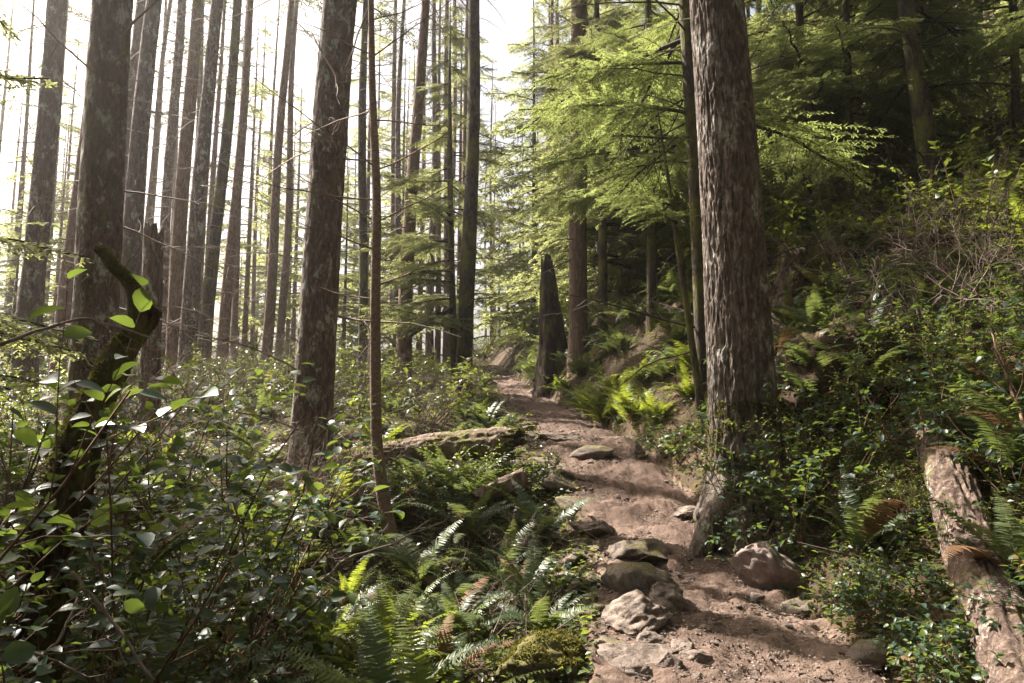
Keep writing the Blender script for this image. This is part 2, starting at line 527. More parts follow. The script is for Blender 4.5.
# ------------------------------------------------------------------ ground and trail
def grid_mesh(name, ys, us, zfun, mat, fit=False):
    Y, U = np.meshgrid(ys, us, indexing='ij')
    if fit: U = U * (hw(Y) + .06)
    X = xc(np.clip(Y, -8, 130)) + U
    Z = zfun(X, Y, U)
    v = np.stack([X, Y, Z], -1).reshape(-1, 3)
    a, b = Y.shape
    i = np.arange(a - 1)[:, None] * b + np.arange(b - 1)[None]
    q = np.stack([i, i + 1, i + b + 1, i + b], -1).reshape(-1, 4)
    mb = MB(); mb.add(v, q)
    return mb.build(name, [mat])
ys = np.concatenate([np.linspace(-8, 1.5, 40), 1.5 * (200 / 1.5) ** np.linspace(0.005, 1, 720)])
uu = np.sinh(np.linspace(-5.2, 5.2, 460)) * 1.4
def zg(X, Y, U):
    w = hw(Y)
    dip = .06 * np.clip((w + .05 - np.abs(U)) / .15, 0, 1)
    return H(X, Y) - dip
struct(grid_mesh('ground', ys, uu, zg, M['ground']))
yt = 1.2 * (48 / 1.2) ** np.linspace(0, 1, 620)
def zt(X, Y, U):
    w = hw(Y)
    p = np.stack([X, Y], -1).reshape(-1, 2)
    rough = (fbm(p * 7, 5, 31, .62) * .022 + np.maximum(fbm(p * 2.6, 3, 77), 0) * .04 - np.abs(fbm(p * 3.5, 3, 78)) * .02).reshape(X.shape)
    edge = np.clip((np.abs(U) - w) / .12, 0, 1)
    wob = fbm(p * 1.7, 3, 51).reshape(X.shape) * .1
    edge = np.clip((np.abs(U) + np.maximum(wob, -.02) - w) / .12, 0, 1)
    return H(X, Y) + rough * (1 - edge) + .006 - edge * .12
ut = np.linspace(-1.12, 1.12, 120)
struct(grid_mesh('trail', yt, ut, zt, M['trail'], True))

# ------------------------------------------------------------------ trunks
def ground_line(px0, py0, px1, py1, d):
    return P(px0, py0, d), P(px1, py1, d)
def trunk_path(a, b, total, zb=None, bend=0.03, rng=None, n=60):
    """straight stem through two points seen in the photo, carried down to the soil and up to its full height"""
    k = (a - b) / (a[2] - b[2])
    x, y, z = b
    for _ in range(6):
        g = Hs(x, y); q = b + k * (g - b[2]); x, y = q[0], q[1]
    g = Hs(x, y)
    t = np.linspace(0, 1, n) ** 1.6
    zz = g - .45 + t * (total + .2)
    pts = b[None] + k[None] * (zz - b[2])[:, None]
    if rng is not None:
        pts[:, :2] += np.stack([np.sin(zz * .5 + rng.random() * 6), np.cos(zz * .37 + rng.random() * 6)], -1) * bend
    return pts, np.array([pts[0][0], pts[0][1], g])

def bark_disp(amp, fa, fz, seed):
    def f(v, th, L):
        p = np.stack([np.cos(th) * fa, np.sin(th) * fa, L * fz], -1)
        if fa > 8: p = p + vnoise(p * .7, seed + 40)[:, None] * .6
        return amp * (1 - np.abs(fbm(p, 3, seed)) * 1.6) + amp * .8 * fbm(np.stack([np.cos(th) * 1.3, np.sin(th) * 1.3, L * .8], -1), 2, seed + 5)
    return f

def dead_branches(rng, pts, rad, z0, z1, n, L=(.5, 1.8), detail=1, droop=-.06):
    mb = MB()
    z = rng.uniform(z0, z1, n)
    base = np.stack([np.interp(z, pts[:, 2], pts[:, i]) for i in range(3)], -1)
    r = np.interp(z, pts[:, 2], rad)
    a = rng.uniform(0, 2 * pi, n)
    d = np.stack([np.cos(a), np.sin(a), rng.normal(.05, .25, n)], -1)
    ln = rng.uniform(L[0], L[1], n)
    no, ra = grow(rng, base + d * r[:, None] * .7, d, ln, np.full(n, .011) * (ln / 1.2 + .3), 5, .16, droop, .3)
    put_sticks(mb, no, ra, 0, .5)
    if detail:
        p, d2, l2, r2 = kids(rng, no, ra, ln, 5, .2, 55, .42, .55, .3)
        n2, r2 = grow(rng, p, d2, l2, np.maximum(r2, .0022), 3, .25, droop * .5, .4)
        put_sticks(mb, n2, r2, 0, rng.random(len(p)))
        if detail > 1:
            p, d3, l3, r3 = kids(rng, n2, r2, l2, 3, .25, 50, .5, .7, .3)
            n3, r3 = grow(rng, p, d3, l3, np.maximum(r3, .0018), 2, .3, 0, .5)
            put_sticks(mb, n3, r3, 0, rng.random(len(p)))
    return mb

# ------------------------------------------------------------------ conifer boughs and crowns
def bough(rng, L, step_side, step_twig, twl, tww, droop, sidef=.36, jag=.25):
    """one bough along +x: needles (material 0) and wood (material 1)"""
    mb = MB()
    ns = 9
    s = np.linspace(0, 1, ns)
    zc = lambda s: L * (.10 * s - droop * s * s)
    ax = np.stack([L * s, rng.normal(0, .02 * L, ns) * s, zc(s)], -1)
    tube(mb, ax, .006 * L ** .5 + .010 * L * (1 - s) ** 1.1 * .8, 5, mat=1, rnd=.3, cap=False)
    n = max(4, int(L / step_side))
    ss = (np.arange(n) + rng.random(n) * .8) / n * .86 + .12
    side = np.where(np.arange(n) % 2 == 0, 1., -1.)
    base = np.stack([np.interp(ss, s, ax[:, i]) for i in range(3)], -1)
    ang = np.radians(rng.normal(58, 10, n))
    d = np.stack([np.cos(ang), side * np.sin(ang), rng.normal(-.12, .12, n)], -1)
    l = L * sidef * np.clip(np.sin(np.clip(ss * 1.15, 0, 1) ** .75 * pi) * .75 + .32 * (1 - ss) + .08, .1, 1.2) * rng.uniform(.6, 1.2, n)
    # the leader itself carries twigs too
    base = np.concatenate([base, ax[-3:-2]]); d = np.concatenate([d, unit(ax[-1:] - ax[-3:-2])]); l = np.concatenate([l, [L * .28]])
    no, ra = grow(rng, base, d, l, np.full(len(l), .0032 + .0008 * L), 4, .10, -.07, .3)
    put_sticks(mb, no, ra, 1, .5)
    per = np.maximum(3, (l / step_twig).astype(int))
    idx = np.repeat(np.arange(len(l)), per)
    sq = np.concatenate([(np.arange(p) + .5 * rng.random(p)) / p for p in per])
    p, t, _ = along(no, ra, idx, sq * .97 + .02)
    k = np.concatenate([np.where(np.arange(q) % 2 == 0, 1., -1.) for q in per])
    lat = unit(np.cross(np.array([0, 0, 1.]), t))
    a = np.radians(rng.normal(48, 12, len(p)))[:, None]
    X = t * np.cos(a) + lat * k[:, None] * np.sin(a) + np.array([0, 0, -.1]) + rng.normal(0, .12, (len(p), 3))
    size = twl * (1.25 - .85 * sq) * rng.uniform(.55, 1.25, len(p))
    N = np.array([0, 0, 1.]) + rng.normal(0, jag, (len(p), 3))
    scatter(mb, NEEDLE, p, X, N, size, np.clip(rng.normal(.45, .2, len(p)), 0, 1), tww / size)
    # finer twiglets off the twigs
    m = size > twl * .55
    for f, sg in ((.35, 1), (.6, -1), (.8, 1)):
        q = p[m] + unit(X[m]) * (size[m] * f)[:, None]
        l2 = unit(np.cross(N[m], unit(X[m])))
        X2 = unit(X[m]) * .75 + l2 * sg * .8 + rng.normal(0, .1, (m.sum(), 3))
        sz = size[m] * .45
        scatter(mb, NEEDLE, q, X2, N[m], sz, np.clip(rng.normal(.5, .2, m.sum()), 0, 1), tww / sz * .9)
    return mb

def crown(rng, boughs, Lref, zs, Ls, radius_at, tilt=0., azf=None):
    """a crown of boughs set round a stem that stands at the local origin"""
    mb = MB()
    for z, L in zip(zs, Ls):
        az = rng.uniform(0, 2 * pi) if azf is None else azf(rng, z)
        k = L / Lref
        b = boughs[rng.integers(len(boughs))]
        ca, sa = math.cos(az), math.sin(az)
        ti = tilt + rng.normal(0, .12)
        ct, st = math.cos(ti), math.sin(ti)
        fl = rng.choice([-1, 1])
        Rz = np.array([[ca, -sa, 0], [sa, ca, 0], [0, 0, 1]])
        Ry = np.array([[ct, 0, -st], [0, 1, 0], [st, 0, ct]])
        S = np.diag([k, k * fl, k])
        r = radius_at(z) * .8
        ctr = np.array([*(stem_xy(z)), z]) if False else np.array([0, 0, z])
        mb.merge(b, Rz @ Ry @ S, ctr + np.array([ca * r, sa * r, 0]), rng.normal(0, .13))
    return mb

rg = np.random.default_rng(11)
BOUGH_NEAR = [bough(rg, 2.4, .045, .022, .10, .015, .17, .42, .35) for _ in range(5)]
BOUGH_MID = [bough(rg, 2.4, .085, .045, .14, .032, .18, .42) for _ in range(5)]
BOUGH_FAR = [bough(rg, 2.4, .15, .085, .26, .065, .22, .44) for _ in range(4)]
BOUGH_FIR = [bough(rg, 2.6, .20, .085, .20, .040, .20, .30, .5) for _ in range(4)]

def hemlock_crown(seed, boughs, z0, z1, n, Lmax, azf=None, tilt=-.05):
    r = np.random.default_rng(seed)
    zs = z0 + (z1 - z0) * (np.arange(n) + r.random(n)) / n
    f = (zs - z0) / (z1 - z0)
    Ls = Lmax * (1 - f * .85) * r.uniform(.65, 1.15, n)
    return crown(r, boughs, 2.4, zs, Ls, lambda z: .05, tilt, azf)

FIRC = []
for sd, (n, l) in enumerate([(34, 2.3), (28, 2.5), (31, 2.1)]):
    r = np.random.default_rng(300 + sd)
    zs = 11 * ((np.arange(n) + r.random(n)) / n)
    Ls = l * (1 - zs / 11 * .75) * r.uniform(.5, 1.15, n)
    FIRC.append(crown(r, BOUGH_FIR, 2.6, zs, Ls, lambda z: .1, -.12).mesh('crown', [M['fir'], M['twig']]))

def fir(name, px0, py0, w0, px1, py1, w1, d, label, bark='bark_fir', total=27, seed=0, deadn=64, dead=(1.0, 13), seg=20, crownz=14.5, amp=.05, flare=.35, crownk=1.0, n=60, cat='tree', group=None, dL=(.5, 1.8), deadd=1, mesh_crown=None):
    rng = np.random.default_rng(1000 + seed)
    a, b = P(px0, py0, d), P(px1, py1, d)
    dd = pix(b)[2]
    pts, base = trunk_path(a, b, total, rng=rng, bend=.02 + .0015 * d, n=n)
    ra, rb = w0 / 2 * pix(a)[2] / F, w1 / 2 * dd / F
    z = pts[:, 2]
    slope = (ra - rb) / (a[2] - b[2])
    r = rb + slope * (np.minimum(z, a[2]) - b[2])
    top = base[2] + total
    r = np.where(z > a[2], ra * np.clip((top - z) / (top - a[2]), .03, 1) ** .8, r)
    r = np.maximum(r, .012)
    hgt = z - base[2]
    r = r * (1 + flare * np.exp(-np.maximum(hgt, 0) / .35))
    root = thing(name, label, cat, base, 0, group)
    mb = MB()
    tube(mb, pts, r, seg, bark_disp(amp, 9 if seg > 40 else 5, 5.0 if seg > 40 else 1.4, seed + 3))
    mb.build('trunk', [M[bark]], root, base).location = (0, 0, 0)
    if deadn and d < 19:
        for _ in range(deadn):
            dead_branches(rng, pts, r, base[2] + dead[0], base[2] + dead[1], 1, dL, deadd).build('branch', [M['twig']], root, base).location = (0, 0, 0)
    elif deadn:
        dead_branches(rng, pts, r, base[2] + dead[0], base[2] + dead[1], deadn, dL, deadd).build('dead_limbs', [M['twig']], root, base).location = (0, 0, 0)  # dead branches of the lower trunk, merged into one mesh
    if crownz is not None:
        cz = base[2] + crownz
        cx = [np.interp(cz, z, pts[:, i]) - base[i] for i in range(2)]
        k = (top - cz) / 11
        link('crown', mesh_crown or FIRC[seed % 3], root, (cx[0], cx[1], crownz), rng.uniform(0, 6.28), (crownk, crownk, k))
    return root

# the firs whose trunks stand up against the bright sky
fir('douglas_fir', 58, 0, 17, 32, 300, 22, 16.6, 'dark fir trunk standing alone at the outer edge of the bright wood', seed=1)
fir('douglas_fir', 97, 0, 8, 66, 310, 13, 20, 'slim brown fir leaning between two thicker dark trunks', 'bark_tan', seed=2, total=24)
fir('douglas_fir', 116, 0, 35, 95, 330, 40, 9.7, 'thick dark lichen-patched fir just behind the mossy leaning stump', seed=3, seg=48, n=240, amp=.06, total=30, deadn=30)
fir('douglas_fir', 141, 0, 12, 117, 300, 13, 21, 'straight fir half hidden behind the thick lichen-patched fir', seed=4)
fir('douglas_fir', 155, 0, 14, 131, 260, 19, 16.5, 'spotted dark fir beside the lichen-patched fir above the broken snag', seed=5, total=28)
fir('douglas_fir', 168, 30, 4, 146, 220, 5, 30, 'thinnest pale fir pole seen beside the broken grey snag', 'bark_tan', seed=6, total=25, deadn=25)
fir('douglas_fir', 181, 0, 8, 164, 270, 10, 24, 'narrow dark fir rising directly behind the broken grey snag', seed=7, total=28)
fir('douglas_fir', 197, 0, 10, 174, 330, 15, 21, 'warm brown fir with smooth bark among the row of straight trunks', 'bark_tan', seed=8)
fir('douglas_fir', 204, 0, 5, 190, 260, 6, 31, 'thin fir tucked behind the warm brown fir of the row', seed=9, total=28, deadn=25)
fir('douglas_fir', 216, 0, 11, 188, 330, 16, 20, 'dark straight fir with lichen spots next to the warm brown fir', seed=10)
fir('douglas_fir', 238, 0, 8, 206, 340, 13, 22, 'greenish mossy fir trunk leaning slightly in the row of straight firs', 'bark_hemlock', seed=11)
fir('douglas_fir', 252, 0, 6, 225, 330, 11, 25, 'last slim trunk of the straight row before the pale gap', 'bark_tan', seed=12)
fir('douglas_fir', 289, 10, 6, 269, 310, 10, 27, 'slim bare fir standing in the pale gap before the big sapling fir', 'bark_tan', seed=13)
fir('douglas_fir', 290, 150, 6, 282, 320, 8, 30, 'thin fir pole beside the slim bare fir in the pale gap', 'bark_tan', seed=14)
big2 = fir('douglas_fir', 341, 0, 31, 311, 440, 39, 8.8, 'big brown fir among ferns with bare twigs round its foot', seed=15, seg=64, n=320, amp=.06, total=30, deadn=26, deadd=2, dead=(.6, 9))
fir('douglas_fir', 424, 0, 8, 405, 330, 15, 18.5, 'straight reddish fir with a fallen limb propped against its foot', 'bark_tan', seed=16, total=27)
fir('douglas_fir', 364, 130, 8, 361, 320, 9, 21, 'dark thin fir directly behind the bent sapling', 'bark_hemlock', seed=17, total=22, deadn=50, crownz=11)
fir('douglas_fir', 397, 200, 6, 393, 325, 7, 29, 'thin dull fir pole behind the reddish fir', seed=18, total=24, deadn=25)
fir('douglas_fir', 434, 120, 6, 431, 330, 8, 30, 'thin straight fir pole between the reddish fir and the trailside hemlock', seed=19, total=24, deadn=30)
fir('douglas_fir', 474, 0, 11, 466, 370, 16, 17, 'fir at the trail bend half wrapped in bright hemlock boughs', 'bark_hemlock', seed=20, total=26, deadn=30)
fir('douglas_fir', 578, 60, 17, 580, 310, 18, 16.5, 'grey fir trunk showing through the hemlock boughs above the pointed snag', 'bark_tan', seed=21, total=26)

# the great trunk beside the trail
bigT = fir('douglas_fir', 716, 0, 50, 738, 350, 62, 6.6, 'thickest pale furrowed fir standing on the edge of the trail', 'bark_big', seed=22, seg=300, n=1400, amp=.06, total=30, deadn=10, flare=.55, dead=(3.2, 13), dL=(.3, 1.0))
fir('douglas_fir', 757, 20, 6, 757, 100, 7, 20, 'slender pole just behind the thickest furrowed fir', 'bark_hemlock', seed=23, total=20, deadn=20)
fir('douglas_fir', 962, 0, 9, 964, 100, 10, 16, 'pale sunlit trunk high on the slope beside the dark leaning hemlock', 'bark_big', seed=25, total=20, deadn=25)
fir('douglas_fir', 990, 0, 12, 993, 90, 12, 17, 'grey sunlit trunk beyond the pale trunk high on the slope', 'bark_big', seed=26, total=20, deadn=25)
fir('douglas_fir', 1015, 0, 9, 1019, 110, 10, 18, 'outermost narrow trunk high on the shaded slope', 'bark_fir', seed=27, total=20, deadn=25)

# ------------------------------------------------------------------ hemlocks
def hemlock(px0, py0, w0, px1, py1, w1, d, label, boughs, z0, z1, n, Lmax, seed, total=14, mat='hemlock', azf=None, seg=14, name='hemlock', group=None, tilt=-.05, deadn=0):
    rng = np.random.default_rng(seed)
    a, b = P(px0, py0, d), P(px1, py1, d)
    pts, base = trunk_path(a, b, total, rng=rng, bend=.03)
    ra, rb = w0 / 2 * pix(a)[2] / F, w1 / 2 * pix(b)[2] / F
    z = pts[:, 2]
    r = np.maximum(rb + (ra - rb) / (a[2] - b[2]) * (z - b[2]), .015) * (1 + .3 * np.exp(-np.maximum(z - base[2], 0) / .25))
    r = r * np.clip((base[2] + total - z) / (total * .4), .05, 1)
    root = thing(name, label, 'tree', base, 0, group)
    mb = MB(); tube(mb, pts, r, seg, bark_disp(.05, 4, 1.5, seed))
    mb.build('trunk', [M['bark_hemlock']], root, base).location = (0, 0, 0)
    if deadn:
        for _ in range(deadn):
            dead_branches(rng, pts, r, base[2] + .5, base[2] + z0 + 2.5, 1, (.6, 2.0), 1).build('branch', [M['twig_dark']], root, base).location = (0, 0, 0)
    cm = hemlock_crown(seed, boughs, z0, z1, n, Lmax, azf, tilt)
    # shear the crown to follow the stem
    k = (pts[-1] - pts[5]) / (pts[-1][2] - pts[5][2])
    for v in cm.v:
        v[:, 0] += k[0] * v[:, 2]; v[:, 1] += k[1] * v[:, 2]
    cm.build('crown', [M[mat], M['twig_dark']], root)
    return root
toward = lambda c, s: (lambda r, z: r.normal(c, s))
hemlock(685, 0, 13, 701, 345, 14, 9.5, 'dark slim hemlock behind the thickest fir with bare limbs over the trail', BOUGH_NEAR, 3.3, 13, 28, 3.3, 41, 14, azf=lambda r, z: r.choice([r.normal(2.9, .6), r.normal(.2, .9)], p=[.68, .32]), deadn=34)
hemlock(672, 215, 5, 697, 375, 7, 9.2, 'thin curved stem leaning out from the foot of the dark slim hemlock', BOUGH_NEAR, 2.2, 4.3, 6, 1.3, 42, 4.5)
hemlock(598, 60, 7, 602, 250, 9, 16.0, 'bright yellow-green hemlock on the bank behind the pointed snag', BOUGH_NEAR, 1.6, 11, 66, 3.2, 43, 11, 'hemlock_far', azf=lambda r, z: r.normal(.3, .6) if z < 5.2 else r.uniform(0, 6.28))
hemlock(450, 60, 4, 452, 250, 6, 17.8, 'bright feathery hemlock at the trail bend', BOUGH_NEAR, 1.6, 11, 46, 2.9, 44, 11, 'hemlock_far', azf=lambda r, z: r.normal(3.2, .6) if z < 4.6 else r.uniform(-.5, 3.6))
hemlock(648, 60, 7, 652, 250, 9, 13.5, 'green hemlock between the grey fir trunk and the dark slim hemlock', BOUGH_NEAR, 2.2, 11, 54, 2.8, 45, 12)
hemlock(800, 0, 7, 806, 200, 9, 14.5, 'dark hemlock on the slope behind the thickest fir', BOUGH_NEAR, 1.8, 11, 60, 2.9, 46, 12)
hemlock(1012, 0, 7, 1017, 160, 8, 13.0, 'shady hemlock over the fern bank with low drooping boughs', BOUGH_NEAR, 1.6, 9, 48, 2.6, 47, 10)
hemlock(905, 0, 15, 938, 240, 21, 12, 'dark leaning hemlock on the shaded slope with layered boughs on both sides', BOUGH_NEAR, 2.2, 10, 34, 2.9, 50, 15, deadn=26, azf=lambda r, z: r.uniform(-.35, 3.5))
hemlock(1120, 0, 9, 1125, 160, 10, 9.5, 'hemlock beyond the edge of the view reaching layered boughs over the slope', BOUGH_NEAR, 2.6, 9, 22, 3.0, 51, 12, azf=lambda r, z: r.normal(3.0, .8))
hemlock(845, 0, 6, 850, 160, 7, 13.2, 'thin dark hemlock between the thickest fir and the dark leaning hemlock', BOUGH_NEAR, 1.8, 9, 38, 2.6, 52, 11)
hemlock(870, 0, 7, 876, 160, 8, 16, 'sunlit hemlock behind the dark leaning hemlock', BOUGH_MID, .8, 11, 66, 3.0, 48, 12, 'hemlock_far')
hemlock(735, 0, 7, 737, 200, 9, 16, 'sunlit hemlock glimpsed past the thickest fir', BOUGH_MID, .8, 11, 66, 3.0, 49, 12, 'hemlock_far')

# ------------------------------------------------------------------ the wood further off
rf = np.random.default_rng(77)
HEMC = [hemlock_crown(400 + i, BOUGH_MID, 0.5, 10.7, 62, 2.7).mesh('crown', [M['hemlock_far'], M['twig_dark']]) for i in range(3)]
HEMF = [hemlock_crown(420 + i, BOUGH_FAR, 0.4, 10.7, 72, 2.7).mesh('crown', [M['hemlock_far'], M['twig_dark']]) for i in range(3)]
def pole_mesh(seed, total, r0):
    r = np.random.default_rng(seed)
    zz = np.linspace(-.3, total, 24)
    pts = np.stack([np.sin(zz * .3 + seed) * .06, np.cos(zz * .23 + seed) * .06, zz], -1)
    rad = r0 * np.clip(1 - zz / total, .04, 1) ** .7
    mb = MB(); tube(mb, pts, rad, 9, bark_disp(.05, 3, 1, seed))
    dm = dead_branches(r, pts, rad, 1.5, 13, 34, (.4, 1.7), 1)
    return mb.mesh('trunk', [M['bark_tan']]), dm.mesh('dead_limbs', [M['twig']])  # second mesh holds all the dead branches of the pole
POLES = [pole_mesh(500 + i, 25, .15) for i in range(4)]
spots = []
tries = 0
while len(spots) < 58 and tries < 5000:
    tries += 1
    px = rf.uniform(-20, 560); Y = rf.uniform(27, 66)
    x = P(px, 350, Y)[0]
    u = x - xc(Y)
    if abs(u) < 1.3: continue
    if any((x - a) ** 2 + (Y - b) ** 2 < 3.0 for a, b in spots): continue
    spots.append((x, Y))
for i, (x, y) in enumerate(spots):
    k = rf.uniform(.75, 1.15)
    root = thing('conifer', 'slim pale conifer far back among the distant trunks', 'tree', (x, y, Hs(x, y)), rf.uniform(0, 6.28), 'distant conifers beyond the row of firs', k)
    tm, dm = POLES[i % 4]
    link('trunk', tm, root); link('dead_limbs', dm, root)
    link('crown', FIRC[i % 3], root, (0, 0, 12.5), 0, (.75, .75, 1.1))
# low hemlocks that close the view between the trunks and up the slope
low = [(345, 30, 9), (395, 33, 8), (575, 25, 11), (520, 48, 12), (240, 48, 9), (150, 46, 8), (60, 38, 8), (15, 26, 8), (600, 34, 13), (640, 25, 12), (625, 19, 10),
       (690, 22, 12), (720, 28, 13), (770, 22, 12), (820, 26, 13), (840, 19, 9), (900, 23, 12), (945, 19, 11), (985, 25, 13), (1010, 20, 11), (1050, 23, 12), (960, 30, 14), (880, 32, 14), (790, 34, 14), (740, 40, 15), (1050, 15, 9), (660, 40, 15), (915, 16, 7),
       (612, 21, 13), (592, 27, 17), (548, 44, 15), (520, 31, 17), (600, 19, 11), (655, 17, 10), (700, 30, 17), (760, 28, 16), (850, 38, 20), (930, 36, 20), (1000, 38, 20), (620, 46, 20), (560, 50, 20), (680, 52, 22), (860, 29, 14), (1030, 30, 15)]
for i, (px, y, h) in enumerate(low):
    x = P(px, 300, y)[0]
    if abs(x - xc(y)) < 1.0: x = xc(y) + 1.6
    k = h / 11.0
    root = thing('hemlock', 'x', 'tree', (x, y, Hs(x, y)), rf.uniform(0, 6.28), None, k)
    zz = np.linspace(-.2, 11, 14)
    mb = MB(); tube(mb, np.stack([zz * 0, zz * 0, zz], -1), .11 * (1 - zz / 11.5), 8)
    mb.build('trunk', [M['bark_hemlock']], root)
    link('crown', (HEMC if y < 24 else HEMF)[i % 3], root)
    auto(root, 'young hemlock' if h < 10 else 'bushy hemlock', 'tree', 'hemlocks closing the view between the trunks')
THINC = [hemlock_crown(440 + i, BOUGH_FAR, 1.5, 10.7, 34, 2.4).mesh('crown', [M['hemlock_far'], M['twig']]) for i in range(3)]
r9 = np.random.default_rng(64)
for i in range(30):
    px = r9.uniform(-30, 540); y = r9.uniform(33, 62); x = P(px, 300, y)[0]
    if abs(x - xc(y)) < 1.5: continue
    h = r9.uniform(9, 20)
    root = thing('hemlock', 'thin pale hemlock far back in the bright haze between the trunks', 'tree', (x, y, Hs(x, y)), r9.uniform(0, 6.28), 'pale hemlocks in the bright haze', h / 11)
    zz = np.linspace(-.2, 11, 14)
    mb = MB(); tube(mb, np.stack([zz * 0, zz * 0, zz], -1), .09 * (1 - zz / 11.5), 8)
    mb.build('trunk', [M['bark_tan']], root)
    link('crown', THINC[i % 3], root)
# unseen trees added on the sunny side so their crowns shade the near slope
for i, (x, y, h, s) in enumerate([(-7.2, 7.0, 12, 1.3), (-5.6, 4.0, 10, 1.1), (-13, 13.5, 15, 1.3)]):
    root = thing('hemlock', 'unseen hemlock added beside the view to shade the near slope', 'tree', (x, y, Hs(x, y)), i * 1.3, 'unseen shade hemlocks beside the view', s)
    zz = np.linspace(-.2, 11, 14)
    mb = MB(); tube(mb, np.stack([zz * 0, zz * 0, zz], -1), .11 * (1 - zz / 11.5), 8)
    mb.build('trunk', [M['bark_hemlock']], root)
    link('crown', HEMC[i % 3], root)
for i, (x, y) in enumerate([(-24, 16), (-27, 24)]):  # unseen firs added to break the sunlight into dapples
    root = thing('douglas_fir', 'unseen tall fir added beside the view for dappled shade', 'tree', (x, y, Hs(x, y)), i, 'unseen shade firs beside the view')
    link('trunk', POLES[i % 4][0], root, (0, 0, 0), 0, (1.3, 1.3, 1)); link('dead_limbs', POLES[i % 4][1], root)
    link('crown', FIRC[i % 3], root, (0, 0, 14), 0, 1.15)

for i, (x, y, k) in enumerate([(-3.2, -2.2, 1.5), (3.6, -2.0, 1.5), (-5.2, .6, 1.35), (6.0, 1.2, 1.3), (.4, -5.5, 1.7), (8.2, 4.2, 1.3), (-8.5, 2.6, 1.4), (9.5, 7.5, 1.2)]):  # unseen hemlocks added round the camera to block light from the sky
    root = thing('hemlock', 'unseen hemlock added round the viewpoint to block sky light', 'tree', (x, y, Hs(x, y)), i * 1.3, 'unseen shade hemlocks round the viewpoint', k)
    zz = np.linspace(-.2, 12.5, 14)
    mb = MB(); tube(mb, np.stack([zz * 0, zz * 0, zz], -1), .12 * (1 - zz / 13), 8)
    mb.build('trunk', [M['bark_hemlock']], root)
    link('crown', HEMC[i % 3], root, (0, 0, 1.9), 0, (1.15, 1.15, 1))
DENSE = []
for sd, (n, l) in enumerate([(90, 3.4), (80, 3.8)]):
    r = np.random.default_rng(350 + sd)
    zs = 13 * ((np.arange(n) + r.random(n)) / n)
    DENSE.append(crown(r, BOUGH_FIR, 2.6, zs, l * (1 - zs / 13 * .7) * r.uniform(.6, 1.15, n), lambda z: .1, -.12).mesh('crown', [M['fir'], M['twig']]))
for i, (x, y) in enumerate([(6.5, 4.2), (11, 10), (15, 15), (9.5, 2.5), (5, -2.5), (11, -2), (1.5, -5), (-3, -6), (-6.5, -3.5), (16, 8), (-2, -10), (6, -8), (20, 15), (22, 22), (-9, -1)]):  # unseen dense-crowned firs added to cut overhead sky light and darken the shade
    root = thing('douglas_fir', 'unseen full-crowned fir added round the viewpoint to deepen the shade', 'tree', (x, y, Hs(x, y)), i, 'unseen shade firs round the viewpoint')
    link('trunk', POLES[i % 4][0], root, (0, 0, 0), 0, (1.4, 1.4, 1)); link('crown', DENSE[i % 2], root, (0, 0, 9.5), 0, 1.15)
# ------------------------------------------------------------------ ferns
def frond(rng, L, elev, arch, npin, pl, pw=1.0, jit=.1, rx=.0035):
    """a sword-fern frond along +x that rises and arches over"""
    mb = MB()
    k = 12
    s = np.linspace(0, 1, k)
    ang = elev - arch * s ** 1.2
    d = np.stack([np.cos(ang), np.zeros(k), np.sin(ang)], -1)
    pts = np.concatenate([[np.zeros(3)], np.cumsum(d[:-1] * L / (k - 1), 0)])
    pts[:, 1] += rng.normal(0, .05) * L * s ** 2
    tube(mb, pts, rx * (1 - .8 * s), 3, mat=1, rnd=.5, cap=False)
    q = np.linspace(.10, .99, npin)
    base = np.stack([np.interp(q, s, pts[:, i]) for i in range(3)], -1)
    t = np.stack([np.interp(q, s, np.gradient(pts, axis=0)[:, i]) for i in range(3)], -1); t = unit(t)
    ln = pl * np.minimum(1, .45 + q * 2.2) * np.clip((1.02 - q) / .55, .06, 1) ** .8
    for sg in (1, -1):
        lat = np.tile([0, sg, 0.], (npin, 1))
        N = unit(np.cross(t, np.array([0, 1., 0])) * -1) 
        N = np.where(N[:, 2:3] < 0, -N, N)
        X = lat + t * .28 + N * rng.normal(.02, .08, (npin, 1)) + rng.normal(0, jit, (npin, 3)) * .6
        scatter(mb, PINNA, base, X, N + rng.normal(0, jit, (npin, 3)), ln * rng.uniform(.85, 1.1, npin), np.clip(.45 + rng.normal(0, .12, npin), 0, 1), pw)
    return mb
rfn = np.random.default_rng(21)
FR_NEAR = [frond(rfn, rfn.uniform(.8, 1.05), R(rfn.uniform(48, 72)), R(rfn.uniform(60, 95)), 40, .105, .95) for _ in range(6)]
FR_MID = [frond(rfn, rfn.uniform(.75, 1.0), R(rfn.uniform(38, 70)), R(rfn.uniform(60, 100)), 24, .105, 1.5, .14) for _ in range(6)]
FR_FAR = [frond(rfn, rfn.uniform(.75, 1.0), R(rfn.uniform(35, 65)), R(rfn.uniform(60, 100)), 12, .11, 2.6, .16) for _ in range(5)]
FMATS = [M['fern'], M['rachis']]
FR_NEAR_ME = [f.mesh('frond', FMATS) for f in FR_NEAR]
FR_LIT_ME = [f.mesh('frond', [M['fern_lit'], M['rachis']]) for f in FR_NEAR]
FR_DEAD_ME = [f.mesh('frond', [M['fern_brown'], M['rachis']]) for f in FR_NEAR[:2]]
